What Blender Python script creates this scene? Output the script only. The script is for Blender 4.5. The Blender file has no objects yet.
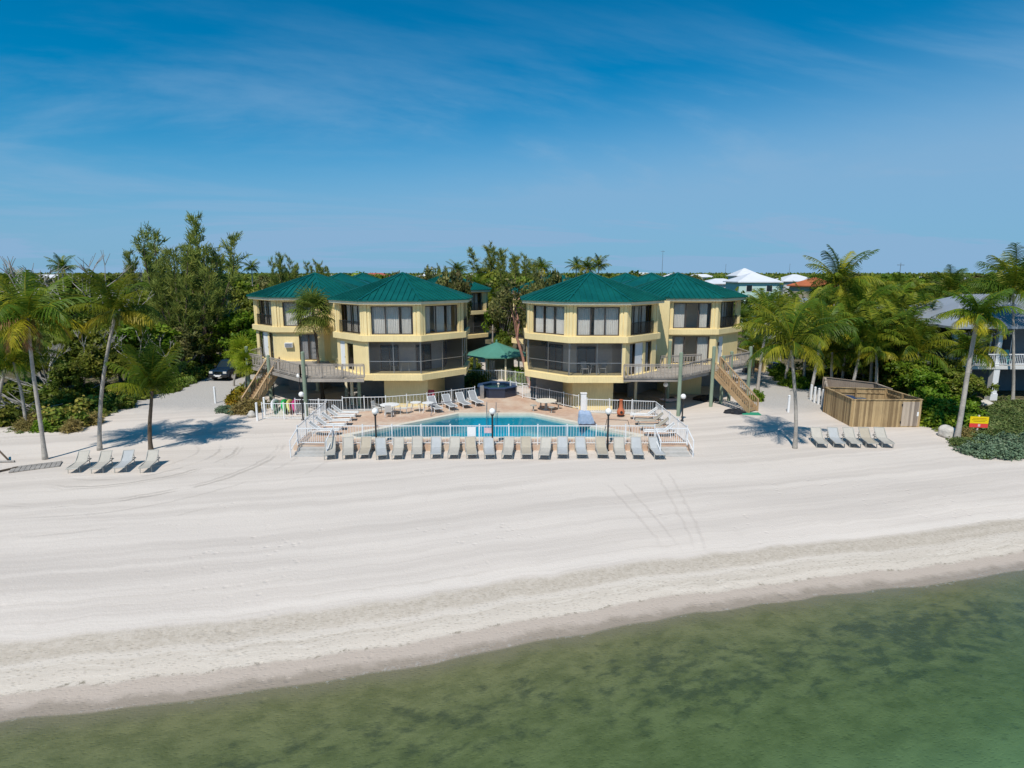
import bpy, bmesh, math, random
import numpy as np
from mathutils import Vector, Matrix
R = math.radians
SC = bpy.context.scene
COL = SC.collection

# ------------------------------------------------------------------ camera, sky, sun, exposure
F_PX, PITCH, CAM_H = 600.0, R(10.4), 10.7
cam_d = bpy.data.cameras.new('camera')
cam_d.sensor_width = 36.0
cam_d.lens = F_PX / 1024 * 36.0
cam_d.clip_start = 0.1
cam_d.clip_end = 20000
cam = bpy.data.objects.new('camera', cam_d)
COL.objects.link(cam)
cam.location = (0, 0, CAM_H)
cam.rotation_euler = (math.pi / 2 - PITCH, 0, 0)
SC.camera = cam

SUN_EL, SUN_AZ = 54.0, 20.0          # shadows run away from the camera, 20 deg to the right
world = bpy.data.worlds.new('World')
SC.world = world
world.use_nodes = True
wn, wl = world.node_tree.nodes, world.node_tree.links
wn.clear()
w_out = wn.new('ShaderNodeOutputWorld')
w_bg = wn.new('ShaderNodeBackground')
w_sky = wn.new('ShaderNodeTexSky')
w_sky.sky_type = 'NISHITA'
w_sky.sun_disc = False
w_sky.sun_elevation = R(SUN_EL)
w_sky.sun_rotation = R(180 + SUN_AZ)
w_sky.air_density = 1.0
w_sky.dust_density = 0.6
w_sky.ozone_density = 3.0
w_bg.inputs['Strength'].default_value = 0.11
w_hs = wn.new('ShaderNodeHueSaturation')
w_hs.inputs['Saturation'].default_value = 1.70
w_hs.inputs['Hue'].default_value = 0.492
w_hs.inputs['Value'].default_value = 0.93
w_tn = wn.new('ShaderNodeMix'); w_tn.data_type = 'RGBA'; w_tn.blend_type = 'MULTIPLY'
w_tn.inputs['Factor'].default_value = 1.0
w_tn.inputs['B'].default_value = (0.23, 0.73, 1.01, 1)
wl.new(w_sky.outputs[0], w_tn.inputs['A'])
wl.new(w_tn.outputs['Result'], w_hs.inputs['Color'])
w_tc = wn.new('ShaderNodeTexCoord')
w_sep = wn.new('ShaderNodeSeparateXYZ')
wl.new(w_tc.outputs['Generated'], w_sep.inputs[0])
def wmath(op, a, b=None, clamp=False):
    n = wn.new('ShaderNodeMath'); n.operation = op; n.use_clamp = clamp
    for i, x in enumerate((a, b)):
        if x is None: continue
        if isinstance(x, (int, float)): n.inputs[i].default_value = x
        else: wl.new(x, n.inputs[i])
    return n.outputs[0]
# thin cirrus on a high layer: direction projected on a flat sheet
zc = wmath('ADD', wmath('MAXIMUM', w_sep.outputs['Z'], 0.0), 0.12)
cx_ = wmath('DIVIDE', w_sep.outputs['X'], zc)
cy_ = wmath('DIVIDE', w_sep.outputs['Y'], zc)
w_cmb = wn.new('ShaderNodeCombineXYZ')
wl.new(wmath('MULTIPLY', wmath('ADD', cx_, wmath('MULTIPLY', cy_, 0.35)), 0.30), w_cmb.inputs[0])
wl.new(wmath('MULTIPLY', wmath('SUBTRACT', cy_, wmath('MULTIPLY', cx_, 0.28)), 0.62), w_cmb.inputs[1])
w_n1 = wn.new('ShaderNodeTexNoise'); w_n1.inputs['Scale'].default_value = 0.8
w_n1.inputs['Detail'].default_value = 9; w_n1.inputs['Roughness'].default_value = 0.6
w_n1.inputs['Distortion'].default_value = 0.5
wl.new(w_cmb.outputs[0], w_n1.inputs['Vector'])
w_cr = wn.new('ShaderNodeMapRange'); w_cr.interpolation_type = 'SMOOTHSTEP'
w_cr.inputs['From Min'].default_value = 0.46; w_cr.inputs['From Max'].default_value = 0.64
wl.new(w_n1.outputs[0], w_cr.inputs['Value'])
# a broad pale veil low over the horizon
w_el = wn.new('ShaderNodeMapRange'); w_el.interpolation_type = 'SMOOTHSTEP'
w_el.inputs['From Min'].default_value = 0.27; w_el.inputs['From Max'].default_value = 0.06
wl.new(wmath('SUBTRACT', wmath('ADD', w_sep.outputs['Z'], wmath('MULTIPLY', wmath('SUBTRACT', w_n1.outputs[0], 0.5), 0.62)), wmath('MULTIPLY', w_sep.outputs['X'], 0.09)), w_el.inputs['Value'])
w_hi = wn.new('ShaderNodeMapRange'); w_hi.interpolation_type = 'SMOOTHSTEP'
w_hi.inputs['From Min'].default_value = 0.44; w_hi.inputs['From Max'].default_value = 0.10
w_hi.inputs['To Min'].default_value = 0.02
wl.new(w_sep.outputs['Z'], w_hi.inputs['Value'])
veil = wmath('MULTIPLY', wmath('ADD', wmath('MULTIPLY', wmath('MULTIPLY', w_cr.outputs[0], w_hi.outputs[0]), 0.75), wmath('MULTIPLY', w_el.outputs[0], 0.85)), 1.0, True)
w_mix = wn.new('ShaderNodeMix'); w_mix.data_type = 'RGBA'
wl.new(veil, w_mix.inputs['Factor'])
wl.new(w_hs.outputs[0], w_mix.inputs['A'])
w_mix.inputs['B'].default_value = (2.3, 4.0, 5.95, 1)
wl.new(w_mix.outputs['Result'], w_bg.inputs['Color'])
wl.new(w_bg.outputs[0], w_out.inputs['Surface'])

sun_d = bpy.data.lights.new('sun', 'SUN')
sun_d.energy = 4.5
sun_d.angle = R(0.53)
sun_d.color = (1.0, 0.93, 0.84)
sun = bpy.data.objects.new('sun', sun_d)
COL.objects.link(sun)
_d = Vector((math.sin(R(SUN_AZ)) * math.cos(R(SUN_EL)), math.cos(R(SUN_AZ)) * math.cos(R(SUN_EL)), -math.sin(R(SUN_EL))))
sun.rotation_euler = _d.to_track_quat('-Z', 'Y').to_euler()
sun.location = (-20, -40, 60)

SC.view_settings.view_transform = 'Standard'
SC.view_settings.look = 'None'
SC.view_settings.exposure = 0.0
SC.view_settings.gamma = 1.0
SC.view_settings.use_curve_mapping = False
SC.render.engine = 'CYCLES'
SC.cycles.max_bounces = 6
SC.cycles.transparent_max_bounces = 24
SC.cycles.volume_bounces = 0
SC.cycles.caustics_reflective = False
SC.cycles.caustics_refractive = False

def P(px, py, z=0.0):
    """ground position (at height z) of a spot measured on the photograph"""
    a = math.atan2(py - 384.0, F_PX) + PITCH
    y = (CAM_H - z) / math.tan(a)
    return Vector(((px - 512.0) / F_PX * (y * math.cos(PITCH) + (CAM_H - z) * math.sin(PITCH)), y, z))

def AT(px, y, z=0.0):
    """x for a picture column at distance y"""
    return (px - 512.0) / F_PX * (y * math.cos(PITCH) + (CAM_H - z) * math.sin(PITCH))

# ------------------------------------------------------------------ material helpers
MATS = {}
class NT:
    def __init__(s, name):
        s.m = bpy.data.materials.new(name); s.m.use_nodes = True
        s.n, s.l = s.m.node_tree.nodes, s.m.node_tree.links
        s.n.clear()
        s.out = s.n.new('ShaderNodeOutputMaterial')
    def new(s, t, **kw):
        n = s.n.new(t)
        for k, v in kw.items(): setattr(n, k, v)
        return n
    def put(s, sock, v):
        if v is None: return
        if hasattr(v, 'is_output'): s.l.new(v, sock)
        else:
            if isinstance(v, tuple) and len(v) == 3 and sock.type == 'RGBA': v = v + (1,)
            sock.default_value = v
    def math(s, op, a, b=None, c=None, clamp=False):
        n = s.new('ShaderNodeMath', operation=op, use_clamp=clamp)
        for i, x in enumerate((a, b, c)): s.put(n.inputs[i], x)
        return n.outputs[0]
    def ramp(s, v, lo, hi, a=0.0, b=1.0, smooth=True):
        n = s.new('ShaderNodeMapRange')
        n.interpolation_type = 'SMOOTHSTEP' if smooth else 'LINEAR'
        s.put(n.inputs['Value'], v)
        for k, x in (('From Min', lo), ('From Max', hi), ('To Min', a), ('To Max', b)): s.put(n.inputs[k], x)
        return n.outputs[0]
    def mix(s, f, a, b, blend='MIX'):
        n = s.new('ShaderNodeMix', data_type='RGBA', blend_type=blend)
        s.put(n.inputs['Factor'], f)
        s.put(n.inputs[6], a); s.put(n.inputs[7], b)
        return n.outputs[2]
    def noise(s, vec=None, scale=5.0, detail=4.0, rough=0.55, dist=0.0):
        n = s.new('ShaderNodeTexNoise')
        s.put(n.inputs['Vector'], vec)
        s.put(n.inputs['Scale'], scale); s.put(n.inputs['Detail'], detail)
        s.put(n.inputs['Roughness'], rough); s.put(n.inputs['Distortion'], dist)
        return n.outputs[0]
    def pos(s): return s.new('ShaderNodeNewGeometry').outputs['Position']
    def obj(s): return s.new('ShaderNodeTexCoord').outputs['Object']
    def dot(s, vec, d):
        n = s.new('ShaderNodeVectorMath', operation='DOT_PRODUCT')
        s.put(n.inputs[0], vec); n.inputs[1].default_value = d
        return n.outputs['Value']
    def xyz(s, x=0.0, y=0.0, z=0.0):
        n = s.new('ShaderNodeCombineXYZ')
        s.put(n.inputs[0], x); s.put(n.inputs[1], y); s.put(n.inputs[2], z)
        return n.outputs[0]
    def scale(s, vec, sc):
        n = s.new('ShaderNodeVectorMath', operation='MULTIPLY')
        s.put(n.inputs[0], vec); n.inputs[1].default_value = sc
        return n.outputs[0]
    def bump(s, h, strength=0.3, dist=0.02):
        n = s.new('ShaderNodeBump')
        s.put(n.inputs['Height'], h); s.put(n.inputs['Strength'], strength); s.put(n.inputs['Distance'], dist)
        return n.outputs[0]
    def bsdf(s, col, rough=0.6, metal=0.0, normal=None, spec=None):
        n = s.new('ShaderNodeBsdfPrincipled')
        s.put(n.inputs['Base Color'], col); s.put(n.inputs['Roughness'], rough); s.put(n.inputs['Metallic'], metal)
        if normal is not None: s.put(n.inputs['Normal'], normal)
        if spec is not None: s.put(n.inputs['Specular IOR Level'], spec)
        return n.outputs[0]
    def schlick(s, f0, normal=None, gain=1.0):
        lw = s.new('ShaderNodeLayerWeight'); lw.inputs['Blend'].default_value = 0.5
        if normal is not None: s.l.new(normal, lw.inputs['Normal'])
        return s.math('ADD', f0 * gain, s.math('MULTIPLY', s.math('POWER', lw.outputs['Facing'], 5.0), (1 - f0) * min(1, gain)), clamp=True)
    def surf(s, sh): s.l.new(sh, s.out.inputs['Surface']); return s.m

def hsv_jit(t, col, amt):
    rnd = t.new('ShaderNodeObjectInfo').outputs['Random']
    h = t.new('ShaderNodeHueSaturation')
    t.put(h.inputs['Color'], col)
    t.put(h.inputs['Value'], t.ramp(rnd, 0, 1, 1 - amt, 1 + amt, False))
    t.put(h.inputs['Hue'], t.ramp(t.math('FRACT', t.math('MULTIPLY', rnd, 7.31)), 0, 1, 0.5 - amt * 0.05, 0.5 + amt * 0.05, False))
    return h.outputs[0]

def paint(name, col, rough=0.6, metal=0.0, var=0.12, scale=1.5, bump=0.0, dark=None, streak=False, jit=0.0):
    """plain painted / worn surface: large soft staining, fine grain, optional rain streaks"""
    t = NT(name)
    p = t.pos()
    big = t.noise(p, scale * 0.35, 3)
    vec = t.scale(p, (6, 6, 0.5)) if streak else p
    fine = t.noise(vec, scale * 3, 5, 0.65)
    f = t.ramp(t.math('ADD', t.math('MULTIPLY', big, 0.5), t.math('MULTIPLY', fine, 0.5)), 0.35, 0.68)
    d = dark or tuple(c * (1 - 2.2 * var) for c in col)
    c = t.mix(f, d, col)
    if jit: c = hsv_jit(t, c, jit)
    nrm = t.bump(fine, bump, 0.01) if bump else None
    MATS[name] = t.surf(t.bsdf(c, rough, metal, nrm))
    return MATS[name]

def leaf_mat(name, dark, mid, yellow, trans=0.35, jit=0.18, rough=0.45):
    t = NT(name)
    a = t.new('ShaderNodeAttribute', attribute_name='tint').outputs['Fac']
    r = t.new('ShaderNodeValToRGB')
    t.put(r.inputs[0], a)
    e = r.color_ramp.elements
    e[0].position, e[0].color = 0.0, dark + (1,)
    e[1].position, e[1].color = 1.0, yellow + (1,)
    m = e.new(0.55); m.color = mid + (1,)
    c = hsv_jit(t, r.outputs[0], jit)
    b = t.bsdf(c, rough, 0, None, 0.16)
    tr = t.new('ShaderNodeBsdfTranslucent')
    t.put(tr.inputs['Color'], t.mix(0.5, c, (0.16, 0.20, 0.02), 'ADD') if False else c)
    mx = t.new('ShaderNodeMixShader'); mx.inputs[0].default_value = trans
    t.l.new(b, mx.inputs[1]); t.l.new(tr.outputs[0], mx.inputs[2])
    MATS[name] = t.surf(mx.outputs[0])
    return MATS[name]

# ------------------------------------------------------------------ mesh helpers
ORG = {}
class MB:
    def __init__(s): s.v, s.f = [], []
    def add(s, vs, fs):
        o = len(s.v)
        s.v += [tuple(v) for v in vs]
        s.f += [tuple(i + o for i in f) for f in fs]
    def box(s, c, size, rz=0.0):
        x, y, z = (k / 2 for k in size); ca, sa = math.cos(rz), math.sin(rz)
        vs = []
        for dz in (-z, z):
            for dx, dy in ((-x, -y), (x, -y), (x, y), (-x, y)):
                vs.append((c[0] + dx * ca - dy * sa, c[1] + dx * sa + dy * ca, c[2] + dz))
        s.add(vs, [(3, 2, 1, 0), (4, 5, 6, 7), (0, 1, 5, 4), (1, 2, 6, 5), (2, 3, 7, 6), (3, 0, 4, 7)])
    def hexa(s, b, t):
        s.add(list(b) + list(t), [(3, 2, 1, 0), (4, 5, 6, 7), (0, 1, 5, 4), (1, 2, 6, 5), (2, 3, 7, 6), (3, 0, 4, 7)])
    def bar(s, p0, p1, w, h, up=(0, 0, 1)):
        p0, p1 = Vector(p0), Vector(p1)
        d = (p1 - p0).normalized(); u = Vector(up)
        if abs(d.dot(u)) > 0.97: u = Vector((0, 1, 0))
        a = d.cross(u).normalized() * w / 2; b = a.cross(d).normalized() * h / 2
        s.hexa([p0 - a - b, p0 + a - b, p0 + a + b, p0 - a + b], [p1 - a - b, p1 + a - b, p1 + a + b, p1 - a + b])
    def prism(s, poly, z0, z1, cap=True):
        n = len(poly)
        vs = [(p[0], p[1], z0) for p in poly] + [(p[0], p[1], z1) for p in poly]
        fs = [(i, (i + 1) % n, n + (i + 1) % n, n + i) for i in range(n)]
        if cap: fs += [tuple(range(n - 1, -1, -1)), tuple(range(n, 2 * n))]
        s.add(vs, fs)
    def tube(s, pts, rad, n=8, cap=True):
        pts = [Vector(p) for p in pts]
        if not isinstance(rad, (list, tuple)): rad = [rad] * len(pts)
        vs, fs = [], []
        for i, p in enumerate(pts):
            d = (pts[min(i + 1, len(pts) - 1)] - pts[max(i - 1, 0)]).normalized()
            u = Vector((0, 0, 1)) if abs(d.z) < 0.9 else Vector((0, 1, 0))
            a = d.cross(u).normalized(); b = a.cross(d)
            for k in range(n):
                w = 2 * math.pi * k / n
                vs.append(p + (a * math.cos(w) + b * math.sin(w)) * rad[i])
        for i in range(len(pts) - 1):
            for k in range(n):
                fs.append((i * n + k, i * n + (k + 1) % n, (i + 1) * n + (k + 1) % n, (i + 1) * n + k))
        if cap:
            fs.append(tuple(range(n - 1, -1, -1))); fs.append(tuple((len(pts) - 1) * n + k for k in range(n)))
        s.add(vs, fs)
    def lathe(s, c, prof, n=14):
        vs, fs = [], []
        for r, z in prof:
            for k in range(n):
                w = 2 * math.pi * k / n
                vs.append((c[0] + r * math.cos(w), c[1] + r * math.sin(w), c[2] + z))
        m = len(prof)
        for i in range(m - 1):
            for k in range(n):
                fs.append((i * n + k, i * n + (k + 1) % n, (i + 1) * n + (k + 1) % n, (i + 1) * n + k))
        fs.append(tuple(range(n - 1, -1, -1))); fs.append(tuple((m - 1) * n + k for k in range(n)))
        s.add(vs, fs)
    def ball(s, c, r, n=12, sq=1.0):
        s.lathe(c, [(max(0.001, r * math.sin(math.pi * i / 8)), -r * sq * math.cos(math.pi * i / 8)) for i in range(9)], n)
    def build(s, name, m, parent=None, smooth=False, bevel=0.0):
        o = ORG.get(parent.name, Vector()) if parent else Vector()
        me = bpy.data.meshes.new(name)
        me.from_pydata([(v[0] - o[0], v[1] - o[1], v[2] - o[2]) for v in s.v], [], s.f)
        if smooth:
            me.polygons.foreach_set('use_smooth', [True] * len(me.polygons))
        me.materials.append(MATS[m])
        ob = bpy.data.objects.new(name, me)
        COL.objects.link(ob)
        if parent: ob.parent = parent
        ORG[ob.name] = o
        if bevel:
            b = ob.modifiers.new('bevel', 'BEVEL'); b.width = bevel; b.segments = 2; b.limit_method = 'ANGLE'
        return ob

def fast_mesh(name, verts, nface, corners, tint, m):
    """verts (n*corners,3): every face has its own corners"""
    me = bpy.data.meshes.new(name)
    me.vertices.add(len(verts)); me.vertices.foreach_set('co', np.ascontiguousarray(verts, dtype=np.float32).ravel())
    me.loops.add(len(verts)); me.loops.foreach_set('vertex_index', np.arange(len(verts), dtype=np.int32))
    me.polygons.add(nface); me.polygons.foreach_set('loop_start', np.arange(0, len(verts), corners, dtype=np.int32))
    me.update(calc_edges=True)
    at = me.attributes.new('tint', 'FLOAT', 'FACE')
    at.data.foreach_set('value', np.ascontiguousarray(tint, dtype=np.float32))
    me.materials.append(MATS[m])
    return me

def tag(o, label=None, cat=None, group=None, kind=None):
    if label: o['label'] = label
    if cat: o['category'] = cat
    if group: o['group'] = group
    if kind: o['kind'] = kind
    return o

def thing(name, label, cat, loc=(0, 0, 0), rz=0.0, group=None):
    o = bpy.data.objects.new(name, None); COL.objects.link(o)
    o.empty_display_size = 0.3
    o.location = loc; o.rotation_euler = (0, 0, rz)
    ORG[o.name] = Vector(loc)
    return tag(o, label, cat, group)

def proto(name):
    """empty at the origin whose parts are built around (0,0,0)"""
    o = thing(name, None, None); return o

def copy_tree(o, parent=None):
    c = o.copy(); COL.objects.link(c)
    if parent: c.parent = parent
    for ch in list(o.children): copy_tree(ch, c)
    return c

def place(pr, used, loc, rz, label, cat, group, sc=1.0):
    """first call moves the built thing itself, later calls copy it with its parts"""
    o = pr if not used.get(pr.name) else copy_tree(pr)
    used[pr.name] = True
    o.location = loc; o.rotation_euler = (0, 0, rz); o.scale = (sc, sc, sc)
    return tag(o, label, cat, group)
USED = {}
ORD = ['first', 'second', 'third', 'fourth', 'fifth', 'sixth', 'seventh', 'eighth', 'ninth', 'tenth', 'eleventh', 'twelfth',
       'thirteenth', 'fourteenth', 'fifteenth', 'sixteenth', 'seventeenth', 'eighteenth', 'nineteenth', 'twentieth']
def ordn(i):
    tens = {2: 'twenty', 3: 'thirty', 4: 'forty', 5: 'fifty', 6: 'sixty', 7: 'seventy', 8: 'eighty', 9: 'ninety'}
    if i < 20: return ORD[i]
    k = i + 1
    if k % 10: return tens[k // 10] + '-' + ORD[k % 10 - 1]
    return tens[k // 10][:-1] + 'ieth'

# ------------------------------------------------------------------ materials
paint('yellow_stucco', (0.86, 0.695, 0.36), 0.8, var=0.085, scale=1.0, bump=0.25, streak=True)
paint('cream_trim', (0.82, 0.74, 0.54), 0.7, var=0.06)
paint('soffit', (0.55, 0.48, 0.32), 0.8)
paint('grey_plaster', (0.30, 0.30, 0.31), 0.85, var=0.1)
paint('room_wall', (0.62, 0.63, 0.65), 0.85, var=0.06)
paint('brown_frame', (0.075, 0.055, 0.045), 0.45)
paint('black_metal', (0.02, 0.02, 0.022), 0.4)
paint('white_paint', (0.78, 0.79, 0.80), 0.45, var=0.05)
paint('white_door', (0.76, 0.77, 0.78), 0.5, var=0.03)
paint('curtain', (0.76, 0.73, 0.67), 0.9, var=0.05, scale=0.8)
paint('curtain_dark', (0.52, 0.52, 0.53), 0.9, var=0.08)
paint('weathered_wood', (0.40, 0.355, 0.31), 0.85, var=0.18, scale=3, bump=0.2, streak=True)
paint('stair_wood', (0.50, 0.335, 0.18), 0.8, var=0.15, scale=3, bump=0.2, streak=True)
paint('treated_post', (0.26, 0.33, 0.24), 0.85, var=0.15, scale=2, bump=0.2, streak=True)
paint('fence_wood', (0.50, 0.36, 0.17), 0.85, var=0.16, scale=2.2, bump=0.25, streak=True, dark=(0.25, 0.17, 0.075))
paint('grey_fence_wood', (0.40, 0.31, 0.24), 0.85, var=0.2, scale=2.2, bump=0.25, streak=True)
def plank_mat(name, a, b):
    t = NT(name); p = t.pos()
    sep = t.new('ShaderNodeSeparateXYZ'); t.l.new(p, sep.inputs[0])
    k = t.math('FLOOR', t.math('DIVIDE', t.math('ADD', sep.outputs[0], t.math('MULTIPLY', sep.outputs[1], .9)), .16))
    w = t.new('ShaderNodeTexWhiteNoise', noise_dimensions='1D'); t.put(w.inputs['W'], k)
    g = t.noise(t.scale(p, (14, 14, 1.2)), 2.0, 5, .65)
    big = t.noise(p, .9, 3)
    f = t.math('ADD', t.math('MULTIPLY', w.outputs[0], .5), t.math('ADD', t.math('MULTIPLY', g, .35), t.math('MULTIPLY', big, .3)))
    MATS[name] = t.surf(t.bsdf(t.mix(t.ramp(f, .25, .95), a, b), .85, 0, t.bump(g, .25, .01)))
plank_mat('fence_wood', (0.19, 0.125, 0.06), (0.49, 0.35, 0.18))
plank_mat('grey_fence_wood', (0.19, 0.15, 0.12), (0.50, 0.41, 0.32))
paint('steel', (0.5, 0.5, 0.5), 0.3, 0.8)
paint('globe_white', (0.82, 0.82, 0.80), 0.25, var=0.01)
paint('pool_plaster', (0.008, 0.37, 0.47), 0.5, var=0.06, scale=0.6)
paint('coping', (0.72, 0.66, 0.55), 0.7, var=0.08)
paint('spa_tile', (0.025, 0.035, 0.065), 0.3, var=0.1)
paint('concrete', (0.50, 0.48, 0.45), 0.85, var=0.1, bump=0.1)
paint('sling_tan', (0.43, 0.375, 0.29), 0.8, var=0.06)
paint('sling_blue', (0.43, 0.445, 0.45), 0.8, var=0.06)
paint('sling_sage', (0.47, 0.44, 0.385), 0.8, var=0.06)
paint('sling_white', (0.60, 0.60, 0.58), 0.8, var=0.06)
paint('sling_grey', (0.30, 0.31, 0.32), 0.8, var=0.06)
paint('lounger_frame', (0.45, 0.44, 0.40), 0.5)
paint('blue_cloth', (0.36, 0.45, 0.60), 0.85, var=0.08)
paint('red_cloth', (0.45, 0.06, 0.08), 0.85)
paint('terracotta', (0.52, 0.15, 0.065), 0.8, var=0.1)
paint('green_plastic', (0.02, 0.55, 0.13), 0.35, var=0.02)
paint('yellow_plastic', (0.75, 0.72, 0.25), 0.35, var=0.02)
paint('pink_plastic', (0.62, 0.04, 0.24), 0.35, var=0.02)
paint('pale_pink_plastic', (0.75, 0.52, 0.46), 0.35, var=0.02)
paint('black_rubber', (0.018, 0.018, 0.02), 0.7)
paint('green_mat', (0.02, 0.30, 0.17), 0.9)
paint('black_sheet', (0.015, 0.017, 0.022), 0.5)
paint('sign_yellow', (0.85, 0.62, 0.0), 0.5, var=0.02)
paint('sign_red', (0.75, 0.06, 0.05), 0.5, var=0.02)
paint('sign_ink', (0.45, 0.28, 0.0), 0.5)
paint('sign_white', (0.8, 0.8, 0.8), 0.5, var=0.01)
paint('sign_pink', (0.78, 0.55, 0.58), 0.5)
paint('car_blue', (0.012, 0.035, 0.075), 0.18, 0.3, var=0.02)
paint('car_trim', (0.02, 0.02, 0.022), 0.5)
paint('chrome', (0.7, 0.7, 0.7), 0.15, 1.0)
paint('light_lens', (0.75, 0.75, 0.72), 0.1)
paint('bin_blue', (0.03, 0.06, 0.14), 0.5)
paint('bin_grey', (0.10, 0.10, 0.13), 0.5)
paint('turquoise_paint', (0.12, 0.45, 0.42), 0.6)
paint('aqua_wall', (0.52, 0.70, 0.64), 0.8, var=0.04)
paint('white_wall', (0.66, 0.66, 0.64), 0.8, var=0.05)
paint('slate_wall', (0.16, 0.20, 0.24), 0.8, var=0.05)
paint('tan_wall', (0.50, 0.42, 0.32), 0.8, var=0.05)
paint('house_glass', (0.02, 0.03, 0.035), 0.1)
paint('white_roof', (0.72, 0.73, 0.75), 0.4, var=0.05)
paint('grey_roof', (0.36, 0.39, 0.43), 0.4, 0.2, var=0.07, streak=True)
paint('orange_roof', (0.50, 0.14, 0.05), 0.8, var=0.12)
paint('red_roof', (0.45, 0.10, 0.07), 0.8, var=0.12)
paint('hut_roof', (0.10, 0.29, 0.215), 0.45, 0.1, var=0.06)
paint('bark_palm', (0.46, 0.42, 0.37), 0.9, var=0.2, scale=4, bump=0.5)
paint('bark_grey', (0.22, 0.20, 0.175), 0.9, var=0.2, scale=4, bump=0.4)
paint('bark_pink', (0.52, 0.27, 0.20), 0.8, var=0.2, scale=3, bump=0.2)
paint('bark_brown', (0.13, 0.095, 0.065), 0.9, var=0.2, scale=4, bump=0.4)
paint('driftwood', (0.40, 0.37, 0.34), 0.9, var=0.2, scale=3, bump=0.4)
paint('rock', (0.62, 0.58, 0.52), 0.9, var=0.15, scale=3, bump=0.5)

leaf_mat('palm_leaf', (0.020, 0.045, 0.006), (0.098, 0.172, 0.015), (0.46, 0.40, 0.032), 0.36)
leaf_mat('dry_leaf', (0.10, 0.055, 0.025), (0.24, 0.14, 0.06), (0.34, 0.22, 0.09), 0.2)
leaf_mat('fan_leaf', (0.06, 0.115, 0.022), (0.16, 0.225, 0.038), (0.32, 0.27, 0.08), 0.3)
leaf_mat('lime_leaf', (0.12, 0.19, 0.015), (0.27, 0.36, 0.022), (0.50, 0.44, 0.04), 0.35, 0.1)
leaf_mat('mangrove_leaf', (0.065, 0.100, 0.016), (0.165, 0.215, 0.026), (0.30, 0.29, 0.06), 0.36, 0.30)
leaf_mat('bright_leaf', (0.055, 0.115, 0.010), (0.135, 0.235, 0.016), (0.32, 0.37, 0.04), 0.38, 0.2)
leaf_mat('olive_leaf', (0.075, 0.088, 0.028), (0.155, 0.170, 0.048), (0.28, 0.24, 0.09), 0.3, 0.25)
leaf_mat('pine_leaf', (0.10, 0.135, 0.034), (0.245, 0.295, 0.062), (0.34, 0.31, 0.07), 0.36, 0.12)
leaf_mat('grape_leaf', (0.06, 0.12, 0.018), (0.17, 0.235, 0.035), (0.42, 0.33, 0.08), 0.3, 0.15)
leaf_mat('dune_leaf', (0.065, 0.105, 0.030), (0.125, 0.175, 0.050), (0.22, 0.23, 0.08), 0.25, 0.1)
leaf_mat('silver_leaf', (0.085, 0.14, 0.08), (0.16, 0.235, 0.14), (0.26, 0.31, 0.20), 0.2, 0.1)
leaf_mat('straw_leaf', (0.16, 0.13, 0.04), (0.30, 0.24, 0.08), (0.42, 0.33, 0.14), 0.3, 0.1)
leaf_mat('croton_leaf', (0.10, 0.10, 0.012), (0.30, 0.23, 0.015), (0.42, 0.17, 0.02), 0.3, 0.1)

def roof_mat():
    t = NT('green_metal_roof')
    p = t.pos()
    n = t.noise(p, 0.5, 4); m = t.noise(t.scale(p, (3, 3, 3)), 2.0, 5)
    c = t.mix(t.ramp(t.math('ADD', t.math('MULTIPLY', n, .6), t.math('MULTIPLY', m, .4)), .35, .65), (0.002, 0.080, 0.064), (0.005, 0.122, 0.098))
    MATS['green_metal_roof'] = t.surf(t.bsdf(c, 0.38, 0.15, t.bump(m, 0.05, 0.02)))
roof_mat()

def glass_mat(name, tint, refl_rough=0.03, see=0.8, gain=1.0):
    t = NT(name)
    tr = t.new('ShaderNodeBsdfTransparent'); t.put(tr.inputs['Color'], tint)
    gl = t.new('ShaderNodeBsdfGlossy'); gl.inputs['Roughness'].default_value = refl_rough
    mx = t.new('ShaderNodeMixShader')
    t.put(mx.inputs[0], t.schlick(0.045, None, gain))
    t.l.new(tr.outputs[0], mx.inputs[1]); t.l.new(gl.outputs[0], mx.inputs[2])
    MATS[name] = t.surf(mx.outputs[0])
glass_mat('window_glass', (0.84, 0.85, 0.86))
glass_mat('tinted_glass', (0.35, 0.45, 0.50), gain=1.5)
def screen_mat():
    t = NT('insect_screen')
    tr = t.new('ShaderNodeBsdfTransparent'); t.put(tr.inputs['Color'], (0.90, 0.92, 0.95))
    d = t.bsdf((0.045, 0.047, 0.052), 0.6)
    mx = t.new('ShaderNodeMixShader'); mx.inputs[0].default_value = 0.42
    t.l.new(tr.outputs[0], mx.inputs[1]); t.l.new(d, mx.inputs[2])
    MATS['insect_screen'] = t.surf(mx.outputs[0])
screen_mat()

# shoreline frame: u runs along the water's edge, v inland from it
SH_A = Vector(P(0, 716, -0.8)); SH_B = Vector(P(1024, 569, -0.8))
_e = (SH_B - SH_A); _e.z = 0; _e.normalize()
U = Vector((_e.x, _e.y, 0)); V = Vector((-_e.y, _e.x, 0)); V0 = V.dot(SH_A)

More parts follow.
